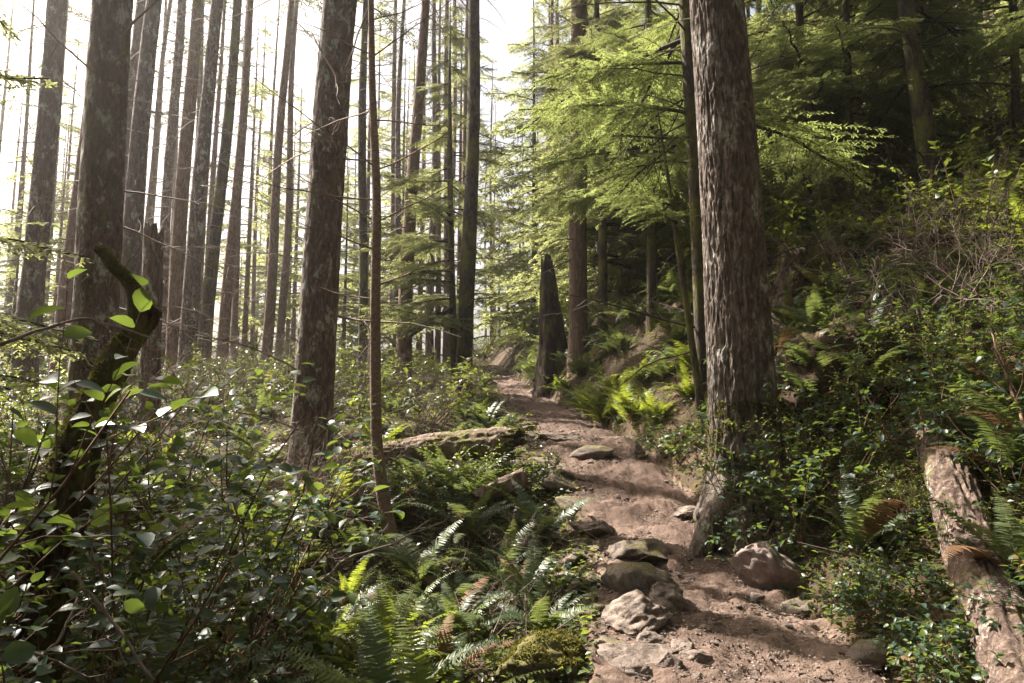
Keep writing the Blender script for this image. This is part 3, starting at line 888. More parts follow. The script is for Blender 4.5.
def fern_mesh(seed, fronds, n):
    r = np.random.default_rng(seed)
    mb = MB()
    for i in range(n):
        a = i / n * 2 * pi + r.normal(0, .3)
        k = r.uniform(.6, 1.1)
        ti = r.normal(0, .16)
        Rz = np.array([[math.cos(a), -math.sin(a), 0], [math.sin(a), math.cos(a), 0], [0, 0, 1]])
        Ry = np.array([[math.cos(ti), 0, -math.sin(ti)], [0, 1, 0], [math.sin(ti), 0, math.cos(ti)]])
        b = fronds[r.integers(len(fronds))]
        dead = r.random() < .07
        mb.merge(b, Rz @ Ry * k, (r.normal(0, .03), r.normal(0, .03), .02), .5 if dead else r.normal(0, .16))
    return mb
FERN_MID = [fern_mesh(600 + i, FR_MID, 17 + i) for i in range(5)]
FERN_MID_ME = [f.mesh('sword_fern', FMATS) for f in FERN_MID]
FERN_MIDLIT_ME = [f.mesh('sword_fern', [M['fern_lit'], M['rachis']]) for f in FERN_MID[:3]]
FERN_FAR_ME = [fern_mesh(620 + i, FR_FAR, 15).mesh('sword_fern', FMATS) for i in range(4)]

def place_fern_near(x, y, k, desc, lit=False, n=16, seed=0, full=None, z=None, lean=0., only=None, name='sword_fern', group='sword ferns near the trail'):
    r = np.random.default_rng(3000 + seed)
    zz = Hs(x, y) - .02 if z is None else z
    root = thing(name, desc, 'fern', (x, y, zz), r.uniform(0, 6.28) if only is None else 0, group, k)
    for i in range(n):
        a = i / n * 2 * pi + r.normal(0, .28) if only is None else r.uniform(*only)
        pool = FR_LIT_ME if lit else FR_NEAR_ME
        me = pool[r.integers(len(pool))]
        if r.random() < .06: me = FR_DEAD_ME[r.integers(2)]
        o = link('frond', me, root, (r.normal(0, .025), r.normal(0, .025), .02), a, r.uniform(.6, 1.12))
        o.rotation_euler = (r.normal(0, .18), r.normal(lean, .15), a)
    if full: tag(root, full, 'fern', group)
    else: auto(root, desc, 'fern', group)
    return root

TAKEN = []
def free(x, y, rad):
    for a, b, r in TAKEN:
        if (x - a) ** 2 + (y - b) ** 2 < (rad + r) ** 2: return False
    return True
def in_view(x, y, z, mx=25, my=30):
    a, b, d = pix(np.array([x, y, z]))
    return d == d and -mx < a < W + mx and -my < b < HH + my
# tree feet keep their room
for o in list(C.objects):
    if o.get('category') == 'tree': TAKEN.append((o.location.x, o.location.y, .32))

rs = np.random.default_rng(5)
for px, py, rad in [(545, 690, .45), (560, 700, .3), (600, 683, .25), (620, 690, .25), (640, 668, .25), (590, 640, .25), (610, 610, .2), (768, 590, .22), (780, 605, .2), (398, 565, .3), (850, 412, .75), (800, 430, .4), (880, 440, .5), (395, 600, .3), (390, 640, .25), (575, 560, .2), (560, 500, .2)]:
    _q = G(px, py); TAKEN.append((_q[0], _q[1], rad))
# particular ferns of the photograph
def on(px, py): return G(px, py)
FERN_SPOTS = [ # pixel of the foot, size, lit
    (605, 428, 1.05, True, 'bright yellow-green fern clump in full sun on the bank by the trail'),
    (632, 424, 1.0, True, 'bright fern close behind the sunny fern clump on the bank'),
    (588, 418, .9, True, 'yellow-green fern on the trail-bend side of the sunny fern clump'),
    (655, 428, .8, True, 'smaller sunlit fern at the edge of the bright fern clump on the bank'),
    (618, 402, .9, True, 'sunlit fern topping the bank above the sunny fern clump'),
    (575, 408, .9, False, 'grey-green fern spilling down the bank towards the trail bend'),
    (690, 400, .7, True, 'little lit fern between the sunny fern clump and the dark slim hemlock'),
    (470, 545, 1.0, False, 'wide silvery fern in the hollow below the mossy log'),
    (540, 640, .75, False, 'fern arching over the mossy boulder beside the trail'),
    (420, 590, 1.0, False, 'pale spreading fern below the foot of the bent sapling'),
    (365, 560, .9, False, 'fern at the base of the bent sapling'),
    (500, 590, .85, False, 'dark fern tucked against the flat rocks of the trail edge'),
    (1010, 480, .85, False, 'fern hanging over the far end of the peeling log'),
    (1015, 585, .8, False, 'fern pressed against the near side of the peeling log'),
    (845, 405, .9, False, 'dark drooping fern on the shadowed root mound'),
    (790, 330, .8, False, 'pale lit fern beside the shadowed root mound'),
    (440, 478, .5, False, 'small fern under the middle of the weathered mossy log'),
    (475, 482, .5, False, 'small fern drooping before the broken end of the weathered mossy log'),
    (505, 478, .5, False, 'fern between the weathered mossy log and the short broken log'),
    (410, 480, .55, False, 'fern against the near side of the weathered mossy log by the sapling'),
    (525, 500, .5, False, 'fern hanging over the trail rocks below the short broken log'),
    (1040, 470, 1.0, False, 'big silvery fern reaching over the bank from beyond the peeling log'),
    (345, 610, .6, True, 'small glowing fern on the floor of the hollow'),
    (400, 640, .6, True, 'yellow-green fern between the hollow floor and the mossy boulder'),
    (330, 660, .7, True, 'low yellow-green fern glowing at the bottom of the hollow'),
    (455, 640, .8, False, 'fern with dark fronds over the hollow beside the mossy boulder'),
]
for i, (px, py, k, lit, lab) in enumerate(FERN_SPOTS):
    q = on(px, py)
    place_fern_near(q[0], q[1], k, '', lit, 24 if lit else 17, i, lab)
    TAKEN.append((q[0], q[1], .3))
q = P(150, 575, 3.0)
place_fern_near(q[0], q[1], .62, '', False, 6, 77, 'pale sunlit fern standing alone in the dark shrub thicket', z=q[2], only=(-.6, 1.6))
def scatter_ferns(n, urange, yrange, sizes, mind, pools, desc, group, z=.4, lit=0., seedo=0, margin=.25):
    got = 0
    for _ in range(n * 30):
        if got >= n: break
        y = yrange[0] * (yrange[1] / yrange[0]) ** rs.random()
        u = rs.uniform(*urange)
        x = float(xc(y)) + u
        if abs(u) < hw(y) + margin: continue
        h = Hs(x, y)
        if not in_view(x, y, h + z): continue
        if not free(x, y, mind * .5): continue
        TAKEN.append((x, y, mind * .5)); got += 1
        k = rs.uniform(*sizes)
        if pools is None:
            place_fern_near(x, y, k, desc, rs.random() < lit, 14, 100 + seedo + got, None, group=group)
        else:
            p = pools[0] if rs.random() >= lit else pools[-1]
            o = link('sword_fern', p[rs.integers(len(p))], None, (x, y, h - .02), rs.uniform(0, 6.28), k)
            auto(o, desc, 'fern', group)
scatter_ferns(40, (-4.2, -.8), (3.4, 8.8), (.6, 1.1), .42, None, 'sword fern', 'ferns in the hollow beside the trail', lit=.3)
scatter_ferns(18, (.9, 4.5), (4.6, 9), (.6, 1.0), .5, None, 'sword fern', 'ferns on the bank above the trail', seedo=50, lit=.05)
scatter_ferns(45, (-9, -.8), (8, 18), (.75, 1.15), .7, [FERN_MID_ME, FERN_MIDLIT_ME], 'sword fern', 'ferns in the wood beyond the hollow', lit=.25)
scatter_ferns(66, (.7, 11), (8, 20), (.8, 1.3), .55, [FERN_MID_ME, FERN_MIDLIT_ME], 'sword fern', 'ferns up the slope above the trail', lit=.18)
scatter_ferns(14, (.5, 5), (20, 48), (.8, 1.5), .7, [FERN_FAR_ME], 'faded fern', 'ferns on the bank at the far end of the trail')
scatter_ferns(40, (.5, 1.05), (10.5, 26), (.45, .75), .26, [FERN_MID_ME, FERN_MIDLIT_ME], 'bank fern', 'ferns crowding the bank by the trail bend', lit=.25, margin=.07)
scatter_ferns(24, (.9, 2.4), (10.5, 24), (.7, 1.05), .36, [FERN_MID_ME, FERN_MIDLIT_ME], 'upper bank fern', 'ferns crowding the bank by the trail bend', lit=.3)
scatter_ferns(16, (-2, -.5), (10.5, 24), (.5, .85), .32, [FERN_MID_ME, FERN_MIDLIT_ME], 'trailside fern', 'ferns crowding the outer trail edge', lit=.2)
r8 = np.random.default_rng(14)
mb = MB(); FF = [fern_mesh(640 + i, FR_FAR, 12) for i in range(4)]
for i in range(420):
    y = 15 * (52 / 15) ** r8.random(); u = r8.uniform(-24, 15); x = float(xc(y)) + u
    if abs(u) < hw(y) + .3 or not in_view(x, y, Hs(x, y) + .4): continue
    a = r8.uniform(0, 6.28); k = r8.uniform(.8, 1.5)
    mb.merge(FF[i % 4], np.array([[math.cos(a), -math.sin(a), 0], [math.sin(a), math.cos(a), 0], [0, 0, 1]]) * k, (x, y, Hs(x, y) - .03), r8.normal(.05, .15))
struct(mb.build('fern_undergrowth', FMATS), 'stuff')

# ------------------------------------------------------------------ broad-leaved and bare shrubs
def shrub(seed, h, nstem, per1, per2, leaf, tmpl, lsize, up=.7, spread=.5, lpn=7, pw=1.0, bias=0., low=.08, k1=.3):
    """stems and side stems (material 1) with leaves (material 0)"""
    r = np.random.default_rng(seed)
    mb = MB()
    a = r.uniform(0, 2 * pi, nstem)
    D = np.stack([np.cos(a) * spread, np.sin(a) * spread, np.full(nstem, up) + r.normal(0, .1, nstem)], -1)
    L = h * r.uniform(.7, 1.15, nstem)
    P0 = np.stack([r.normal(0, .08, nstem), r.normal(0, .08, nstem), np.zeros(nstem) - .05], -1)
    no, ra = grow(r, P0, D, L, np.full(nstem, .007 + .002 * h), 6, .22, .02, .35)
    put_sticks(mb, no, ra, 1, .4)
    p, d, l, q = kids(r, no, ra, L, per1, k1, 48, .5, .6)
    n1, r1 = grow(r, p, d, l, np.maximum(q, .0025), 5, .28, .0, .4)
    put_sticks(mb, n1, r1, 1, r.random(len(p)))
    sets = [(n1, r1, l)]
    if per2:
        p, d, l2, q = kids(r, n1, r1, l, per2, .2, 50, .6, .7)
        n2, r2 = grow(r, p, d, l2, np.maximum(q, .0018), 4, .3, .0, .5)
        put_sticks(mb, n2, r2, 1, r.random(len(p)))
        sets.append((n2, r2, l2))
    if leaf:
        for nn, rr, ll in sets:
            idx = np.repeat(np.arange(len(nn)), lpn)
            s = np.tile((np.arange(lpn) + .6) / lpn, len(nn)) + r.normal(0, .05, len(idx))
            if nn is no: s = low + (1 - low) * s
            else: s = low * .5 + (1 - low * .5) * s
            p, t, _ = along(nn, rr, idx, np.clip(s, .08, .99))
            k = np.where(np.arange(len(idx)) % 2 == 0, 1., -1.)[:, None]
            lat = unit(np.cross(t, np.array([0, 0, 1.])) + r.normal(0, .15, (len(idx), 3)))
            X = t * .55 + lat * k * .85 + np.array([0, 0, -.12]) + r.normal(0, .25, (len(idx), 3))
            N = np.array([0, 0, 1.]) + r.normal(0, .38, (len(idx), 3))
            base = np.clip(r.normal(.42 + bias, .22, len(nn)), 0, 1)[idx] + r.normal(0, .10, len(idx))
            scatter(mb, tmpl, p, X, N, lsize * r.uniform(.55, 1.2, len(idx)), np.clip(base, 0, 1), pw)
    return mb
SAL = [shrub(700 + i, 1.25, 9, 6, 0, True, LEAF_OVATE, .085, .85, .42, 8) for i in range(4)]
TALL_ME = [shrub(710 + i, 2.0, 9, 6, 0, True, LEAF_OVATE, .092, 1.0, .36, 6, low=.6, k1=.5).mesh('salal_shrub', [M['salal'], M['stem']]) for i in range(4)]
SAL_ME = [s.mesh('salal_shrub', [M['salal'], M['stem']]) for s in SAL]
SHORT_ME = [shrub(715 + i, 1.1, 7, 5, 0, True, LEAF_OVATE, .085, .95, .42, 6, low=.5, k1=.4).mesh('salal_shrub', [M['salal'], M['stem']]) for i in range(4)]
LOWS = [shrub(720 + i, .55, 12, 5, 0, True, LEAF_OVATE, .055, .6, .6, 7, bias=.05) for i in range(4)]
LOW_ME = [s.mesh('low_shrub', [M['salal'], M['stem']]) for s in LOWS]
BRO = [shrub(740 + i, 1.0, 9, 7, 4, True, LEAF_SMALL, .04, .8, .5, 5) for i in range(4)]
BRO_ME = [s.mesh('leafy_shrub', [M['broad'], M['stem']]) for s in BRO]
BROF_ME = [shrub(760 + i, 1.1, 9, 6, 0, True, LEAF_SMALL, .085, .75, .55, 8).mesh('leafy_shrub', [M['broad'], M['stem']]) for i in range(4)]
BARE_ME = [shrub(780 + i, 1.5, 7, 9, 6, False, None, 0, .8, .5).mesh('bare_shrub', [M['broad'], M['twig']]) for i in range(4)]

def put(me, name, x, y, k, desc, cat, group, full=None, rz=None, dz=0., zs=1.):
    o = link(name, me, None, (x, y, Hs(x, y) - .02 + dz), rs.uniform(0, 6.28) if rz is None else rz, (k, k, k * zs))
    if full: tag(o, full, cat, group)
    else: auto(o, desc, cat, group)
    return o
PALE_ME = [shrub(790 + i, .8, 9, 5, 3, False, None, 0, .5, .8).mesh('bare_shrub', [M['broad'], M['twig']]) for i in range(3)]
G_SAL = 'broad-leaved evergreen shrubs'
near_sal = [(-2.1, 2.1, .72), (-2.5, 2.6, 1.1), (-2.55, 2.9, .9), (-1.35, 2.4, .40), (-1.6, 2.8, .5), (-2.7, 3.3, 1.1), (-1.95, 3.1, .64), (-1.65, 3.3, .7), (-1.5, 3.6, .45), (-3.2, 4.2, 1.05), (-2.6, 4.7, .92), (-1.95, 3.75, .9), (-1.65, 4.3, .95), (-2.1, 4.6, .95), (-3.1, 5.4, .85), (-2.3, 5.7, .55), (-3.8, 5.2, 1.0), (-.95, 2.3, .32), (-1.45, 1.75, .45), (-1.7, 5.6, .45), (-1.6, 5.0, .6), (-1.75, 2.4, .6)]
for i, (x, y, k) in enumerate(near_sal):
    if k < .62: put(SHORT_ME[i % 4], 'salal_shrub', x, y, k * 1.75, 'low glossy dark shrub', 'shrub', G_SAL)
    else: put(TALL_ME[i % 4], 'salal_shrub', x, y, k, 'tall glossy dark shrub', 'shrub', G_SAL)
    TAKEN.append((x, y, .2))
bank = [(2.05, 5.95, .8), (2.4, 6.1, .85), (2.7, 6.0, .7), (2.1, 6.7, .7), (3.1, 6.5, .8), (2.6, 6.9, .8), (3.4, 7.2, .8), (2.5, 5.5, .55), (2.9, 5.3, .6), (3.3, 5.7, .7), (3.7, 6.4, .8), (1.85, 5.8, .55), (2.2, 5.6, .7), (2.6, 5.0, .45), (3.6, 5.0, .7), (3.1, 4.6, .55), (3.35, 4.1, .6), (3.0, 3.9, .4), (4.2, 5.7, .85)]
for i, (x, y, k) in enumerate(bank):
    p = (SAL_ME, BRO_ME, SAL_ME)[i % 3]
    put(p[i % 4], 'salal_shrub' if p is SAL_ME else 'leafy_shrub', x, y, k, 'leafy shrub', 'shrub', 'shrubs on the bank above the trail')
    TAKEN.append((x, y, .2))
def scatter_shrub(n, pool, name, urange, yrange, sizes, mind, desc, cat, group, zs=1.):
    got = 0
    for _ in range(n * 30):
        if got >= n: break
        y = yrange[0] * (yrange[1] / yrange[0]) ** rs.random()
        u = rs.uniform(*urange); x = float(xc(y)) + u
        if abs(u) < hw(y) + .12 or not free(x, y, mind * .5): continue
        if not in_view(x, y, Hs(x, y) + .4): continue
        TAKEN.append((x, y, mind * .5)); got += 1
        put(pool[rs.integers(len(pool))], name, x, y, rs.uniform(*sizes), desc, cat, group, zs=zs)
scatter_shrub(16, LOW_ME, 'low_shrub', (-5, -.85), (4.4, 9), (.5, .9), .36, 'low glossy shrub', 'shrub', 'low shrubs in the hollow')
scatter_shrub(30, LOW_ME, 'low_shrub', (.9, 1.5), (3.4, 6.4), (.4, .75), .2, 'low glossy shrub', 'shrub', 'low shrubs at the foot of the bank')
scatter_shrub(60, LOW_ME, 'low_shrub', (.75, 4), (3.4, 10), (.55, 1.1), .3, 'low glossy shrub', 'shrub', 'low shrubs on the bank')
scatter_shrub(55, BROF_ME, 'leafy_shrub', (-10, -.8), (9, 26), (.7, 1.3), .55, 'small-leaved shrub', 'shrub', 'small-leaved shrubs in the wood')
scatter_shrub(100, BROF_ME, 'leafy_shrub', (.7, 14), (8, 26), (.7, 1.5), .5, 'bushy slope shrub', 'shrub', 'small-leaved shrubs on the slope')
scatter_shrub(26, BARE_ME, 'bare_shrub', (-8, -1.3), (6.5, 22), (.6, 1.2), .5, 'bare twiggy shrub', 'shrub', 'bare shrubs in the wood')
scatter_shrub(26, BROF_ME, 'leafy_shrub', (.5, 6), (29, 52), (.9, 1.7), .5, 'distant bank shrub', 'shrub', 'shrubs at the far end of the trail')
scatter_shrub(14, BARE_ME, 'bare_shrub', (1.8, 10), (7, 20), (.6, 1.1), .5, 'bare twiggy shrub', 'shrub', 'bare shrubs on the slope')

for i, (px, py, k) in enumerate([(300, 440, .8), (335, 432, .75), (320, 455, .6), (285, 450, .7), (350, 440, .6), (270, 470, .7)]):
    q = P(px, py, 7.6 + .25 * (i % 3)); put(BARE_ME[i % 4], 'bare_shrub', q[0], q[1], k, 'pale bare shrub', 'shrub', 'pale bare shrubs round the big brown fir')
for i, (px, Y, k) in enumerate([(930, 7.2, .9), (985, 7.6, 1.1), (1010, 6.6, .9), (860, 9.5, .9)]):
    q = P(px, 350, Y); put(BARE_ME[i % 4], 'bare_shrub', q[0], q[1], k, 'tangled bare shrub', 'shrub', 'tangled bare shrubs on the shaded slope')
scatter_shrub(22, PALE_ME, 'bare_shrub', (-3.6, -.9), (4.4, 9), (.5, .95), .2, 'low dry shrub', 'shrub', 'low dry shrubs in the hollow')
# ground cover too fine to count: seedlings, moss tufts, fallen leaves, needles and chips
def cover_points(n, yr, ur, r, avoid_trail=True, margin=0.):
    y = yr[0] * (yr[1] / yr[0]) ** r.random(n)
    u = r.uniform(ur[0], ur[1], n)
    if avoid_trail:
        k = np.abs(u) > hw(y) + margin
        y, u = y[k], u[k]
    x = xc(y) + u
    z = H(x, y)
    a, b, d = pix(np.stack([x, y, z], -1))
    k = (a > -40) & (a < W + 40) & (b < HH + 60)
    return np.stack([x[k], y[k], z[k]], -1)
r = np.random.default_rng(91)
mb = MB()
p = cover_points(90000, (3, 32), (-13, 14), r, True, -.05)
p = np.concatenate([p, cover_points(9000, (3, 8), (.75, 2.6), r, True, .0), cover_points(7000, (3.2, 9), (-3.5, -.7), r, True, .02)])
hh = np.abs(r.normal(0, .06, len(p))); a = r.uniform(0, 6.28, len(p))
X = np.stack([np.cos(a), np.sin(a), r.uniform(-.2, .7, len(p))], -1)
scatter(mb, LEAF_SMALL, p + np.stack([0 * hh, 0 * hh, hh], -1), X, np.array([0, 0, 1.]) + r.normal(0, .4, (len(p), 3)), r.uniform(.025, .06, len(p)) * (1 + p[:, 1] / 25), r.random(len(p)))
struct(mb.build('ground_cover', [M['broad']]), 'stuff')
mb = MB()
p = cover_points(22000, (2.6, 24), (-9, 9), r, True, -.15)
a = r.uniform(0, 6.28, len(p))
X = np.stack([np.cos(a), np.sin(a), r.normal(0, .25, len(p))], -1)
scatter(mb, LEAF_SMALL, p + np.array([0, 0, .012]), X, np.array([0, 0, 1.]) + r.normal(0, .35, (len(p), 3)), r.uniform(.02, .07, len(p)), r.random(len(p)), 1.1)
p = cover_points(5000, (2.6, 16), (-7, 7), r, True, -.1)
a = r.uniform(0, 6.28, len(p)); ln = r.uniform(.05, .4, len(p))[:, None]
B = p + np.stack([np.cos(a), np.sin(a), r.uniform(-.1, .5, len(p))], -1) * ln
sticks(mb, p + np.array([0, 0, .01]), B + np.array([0, 0, .015]), r.uniform(.0015, .004, len(p)), r.uniform(.001, .003, len(p)), 1, r.random(len(p)))
struct(mb.build('leaf_litter', [M['litter'], M['twig']]), 'stuff')

# ------------------------------------------------------------------ rocks
import bmesh
def rock_mesh(seed, mat, flat=.6, planes=11, sub=4, rough=.05):
    r = np.random.default_rng(seed)
    bm = bmesh.new(); bmesh.ops.create_icosphere(bm, subdivisions=sub, radius=1)
    v = np.array([q.co[:] for q in bm.verts])
    for _ in range(planes):
        n = unit(r.normal(0, 1, 3)); dd = r.uniform(.38, .8)
        s = v @ n - dd
        v = v - np.maximum(s, 0)[:, None] * n[None] * .985
    v *= 1 + fbm(v * 1.3, 3, seed)[:, None] * .09
    v += unit(v) * (fbm(v * 5, 5, seed + 3, .6) * rough)[:, None]
    v[:, 2] *= flat
    for q, c in zip(bm.verts, v): q.co = c
    me = bpy.data.meshes.new('rock'); bm.to_mesh(me); bm.free()
    me.materials.append(mat)
    me.polygons.foreach_set('use_smooth', [True] * len(me.polygons))
    return me
ROCKS = [rock_mesh(800 + i, M['rock'], [.5, .65, .8, .55, .7, .45][i], 13, 5, .07) for i in range(6)]
ROCKP = [rock_mesh(810 + i, M['rock_part'], [.5, .65, .8, .55, .7, .45][i], 13, 4, .07) for i in range(6)]
PEB = [rock_mesh(820 + i, M['rock'], .5, 9, 3, .05) for i in range(4)]
BOULD = rock_mesh(840, M['rock_moss'], .75, 6, 5, .08)
rr = np.random.default_rng(17)
# (pixel x, pixel y of the foot, width in pixels, height in pixels, label)
RK = [(635, 562, 95, 40, 'broad flat-topped slab at the trail edge, uppermost of the stacked rocks'),
      (640, 600, 78, 46, 'grey angular rock leaning under the broad flat slab'),
      (668, 608, 74, 38, 'tan rounded rock pressed against the grey angular rock'),
      (642, 632, 92, 46, 'pointed pale rock standing out of the dirt below the tan rounded rock'),
      (640, 668, 90, 26, 'low pale slab sunk in the trail below the pointed rock'),
      (682, 655, 36, 24, 'small dark rock in the pile at the bottom of the trail'),
      (655, 650, 34, 22, 'small grey stone wedged below the pointed rock'),
      (700, 665, 34, 20, 'small brown stone at the outer end of the rock pile'),
      (668, 668, 30, 22, 'blocky little stone in front of the rock pile'),
      (640, 680, 60, 18, 'flat stone at the bottom edge of the trail'),
      (560, 492, 70, 22, 'dark rock edging the trail below the broken log end'),
      (575, 515, 60, 24, 'brown rock half buried at the trail edge under the fern'),
      (540, 468, 60, 20, 'flat dark rock beside the broken log end'),
      (600, 535, 60, 20, 'flat step of rock at the trail edge above the broad slab'),
      (590, 458, 60, 14, 'rock step across the trail at the sunlit patch'),
      (637, 458, 30, 20, 'round brown rock at the trail edge below the sunny fern clump'),
      (560, 441, 56, 12, 'flat stone across the trail below the bend'),
      (486, 384, 34, 18, 'brown rock at the foot of the fir by the trail bend'),
      (520, 440, 40, 14, 'stone at the trail edge behind the broken log'),
      (500, 420, 40, 14, 'low stone at the inside of the trail bend'),
      (535, 395, 26, 12, 'small stone below the pointed snag'),
      (690, 520, 50, 16, 'long root-like stone beside the thick fir at the trail'),
      (785, 597, 26, 14, 'fist-sized pale stone beside the boulder under the bank'),
      (755, 602, 22, 10, 'flat pale stone in front of the boulder under the bank'),
      (800, 607, 24, 10, 'flat little stone at the edge of the bank')]
for i, (px, py, w, h, lab) in enumerate(RK):
    q = on(px, py)
    s = pix(q)[2] / F
    o = link('rock', (ROCKP if i in (0, 1, 10, 11, 12, 14, 17, 19) else ROCKS)[i % 6], None, (q[0], q[1] + w * s * .2, Hs(q[0], q[1] + w * s * .2) + h * s * .10), rr.uniform(0, 6.28), (w * s * .56, w * s * .5, h * s * .95))
    o.rotation_euler = (rr.normal(0, .12), rr.normal(0, .12), o.rotation_euler[2])
    tag(o, lab, 'rock', 'rocks along the trail')
for i in range(34):
    y = 4.2 * (13 / 4.2) ** rr.random(); sd = -1 if rr.random() < .78 else 1
    u = sd * (float(hw(y)) + rr.normal(.02, .12)); x = float(xc(y)) + u; k = rr.uniform(.07, .19)
    if not in_view(x, y, Hs(x, y), 0, 0): continue
    o = link('rock', ROCKP[i % 6], None, (x, y, Hs(x, y) + k * .02), rr.uniform(0, 6.28), (k * rr.uniform(.8, 1.4), k, k * rr.uniform(.6, .9)))
    auto(o, 'half-buried rock', 'rock', 'half-buried rocks along the trail edge')
q = on(768, 586); s = pix(q)[2] / F
M['rock_pink'] = rock_mat('pinkish_rock', (.13, .095, .085), (.26, .20, .18))
o = link('boulder', rock_mesh(847, M['rock_pink'], .85, 9, 5, .05), None, (q[0], q[1] - .02, q[2] + .06), 1.1, (40 * s, 40 * s, 40 * s)); o.rotation_euler = (.1, .2, 1.1)
tag(o, 'smooth pinkish boulder set in the foot of the leafy bank', 'boulder')
q = on(545, 690); s = pix(q)[2] / F
o = link('boulder', BOULD, None, (q[0], q[1] + .2, q[2] + .06), .4, (50 * s, 46 * s, 44 * s))
tag(o, 'round mossy boulder beside the trail at the bottom of the hollow', 'boulder')
got = 0
while got < 230:
    y = 3.4 * (12 / 3.4) ** rr.random(); u = rr.normal(-.15, .5)
    if abs(u) > hw(y) + .1: continue
    x = float(xc(y)) + u
    if not in_view(x, y, Hs(x, y), 0, 0): continue
    k = rr.uniform(.010, .032) * (1.9 if rr.random() < .16 else 1)
    o = link('pebble', PEB[got % 4], None, (x, y, Hs(x, y) + .012), rr.uniform(0, 6.28), (k, k * rr.uniform(.7, 1.2), k))
    tag(o, 'small loose stone lying on the trail dirt', 'stone', 'loose stones on the trail'); got += 1
mb = MB()
n = 9000
y = 3.2 * (14 / 3.2) ** rr.random(n); u = rr.normal(0, .5, n); k = np.abs(u) < hw(y) + .08
y, u = y[k], u[k]; x = xc(y) + u; z = H(x, y)
tv = np.array([(1, 0, 0), (0, 1, 0), (-1, 0, 0), (0, -1, 0), (0, 0, .7), (0, 0, -.5)], float)
tf = [np.array([(0, 1, 4), (1, 2, 4), (2, 3, 4), (3, 0, 4)])]
a = rr.uniform(0, 6.28, len(x))
scatter(mb, (tv, tf), np.stack([x, y, z + .012], -1), np.stack([np.cos(a), np.sin(a), rr.normal(0, .3, len(x))], -1), np.array([0, 0, 1.]) + rr.normal(0, .3, (len(x), 3)), rr.uniform(.004, .014, len(x)), 0., rr.uniform(.6, 1.2, len(x)))
o = mb.build('gravel', [M['rock']], smooth=False); struct(o, 'stuff')
mb = MB()
n = 5200
y = 2.8 * (13 / 2.8) ** rr.random(n); u = rr.uniform(-1, 1, n); x = xc(y) + u; z = H(x, y); a = rr.uniform(0, 6.28, n)
A = np.stack([x, y, z + .016], -1); B = A + np.stack([np.cos(a), np.sin(a), rr.normal(.05, .1, n)], -1) * rr.uniform(.02, .09, n)[:, None]
sticks(mb, A, B, np.full(n, .0012), np.full(n, .0008), 0, rr.random(n))
struct(mb.build('needle_litter', [M['twig']]), 'stuff')

def smooth_path(sp, n=110):
    t = np.linspace(0, 1, len(sp)); tt = np.linspace(0, 1, n)
    q = np.stack([np.interp(tt, t, np.array(sp)[:, i]) for i in range(3)], -1)
    k = np.hanning(17)[1:-1]; k /= k.sum()
    for i in range(3): q[8:-8, i] = np.convolve(q[:, i], k, 'same')[8:-8]
    return q
def fuzz(pp, ra, n, seed, size=.02, up=.2, zbias=0.):
    r = np.random.default_rng(seed); i = r.integers(0, len(pp) - 1, n); a = r.uniform(0, 2 * pi, n)
    t, nn, bb = frames(pp)
    d = nn[i] * np.cos(a)[:, None] + bb[i] * np.sin(a)[:, None]
    m = (d[:, 2] + r.normal(0, .35, n) > up) & (fbm(pp[i] * 5 + d, 3, seed) > zbias)
    i, d = i[m], d[m]
    mb = MB(); scatter(mb, TUFT, pp[i] + d * ra[i][:, None] * .97, d + r.normal(0, .55, d.shape), r.normal(0, 1, d.shape), r.uniform(.5, 1.3, len(i)) * size, r.random(len(i)), .5)
    return mb
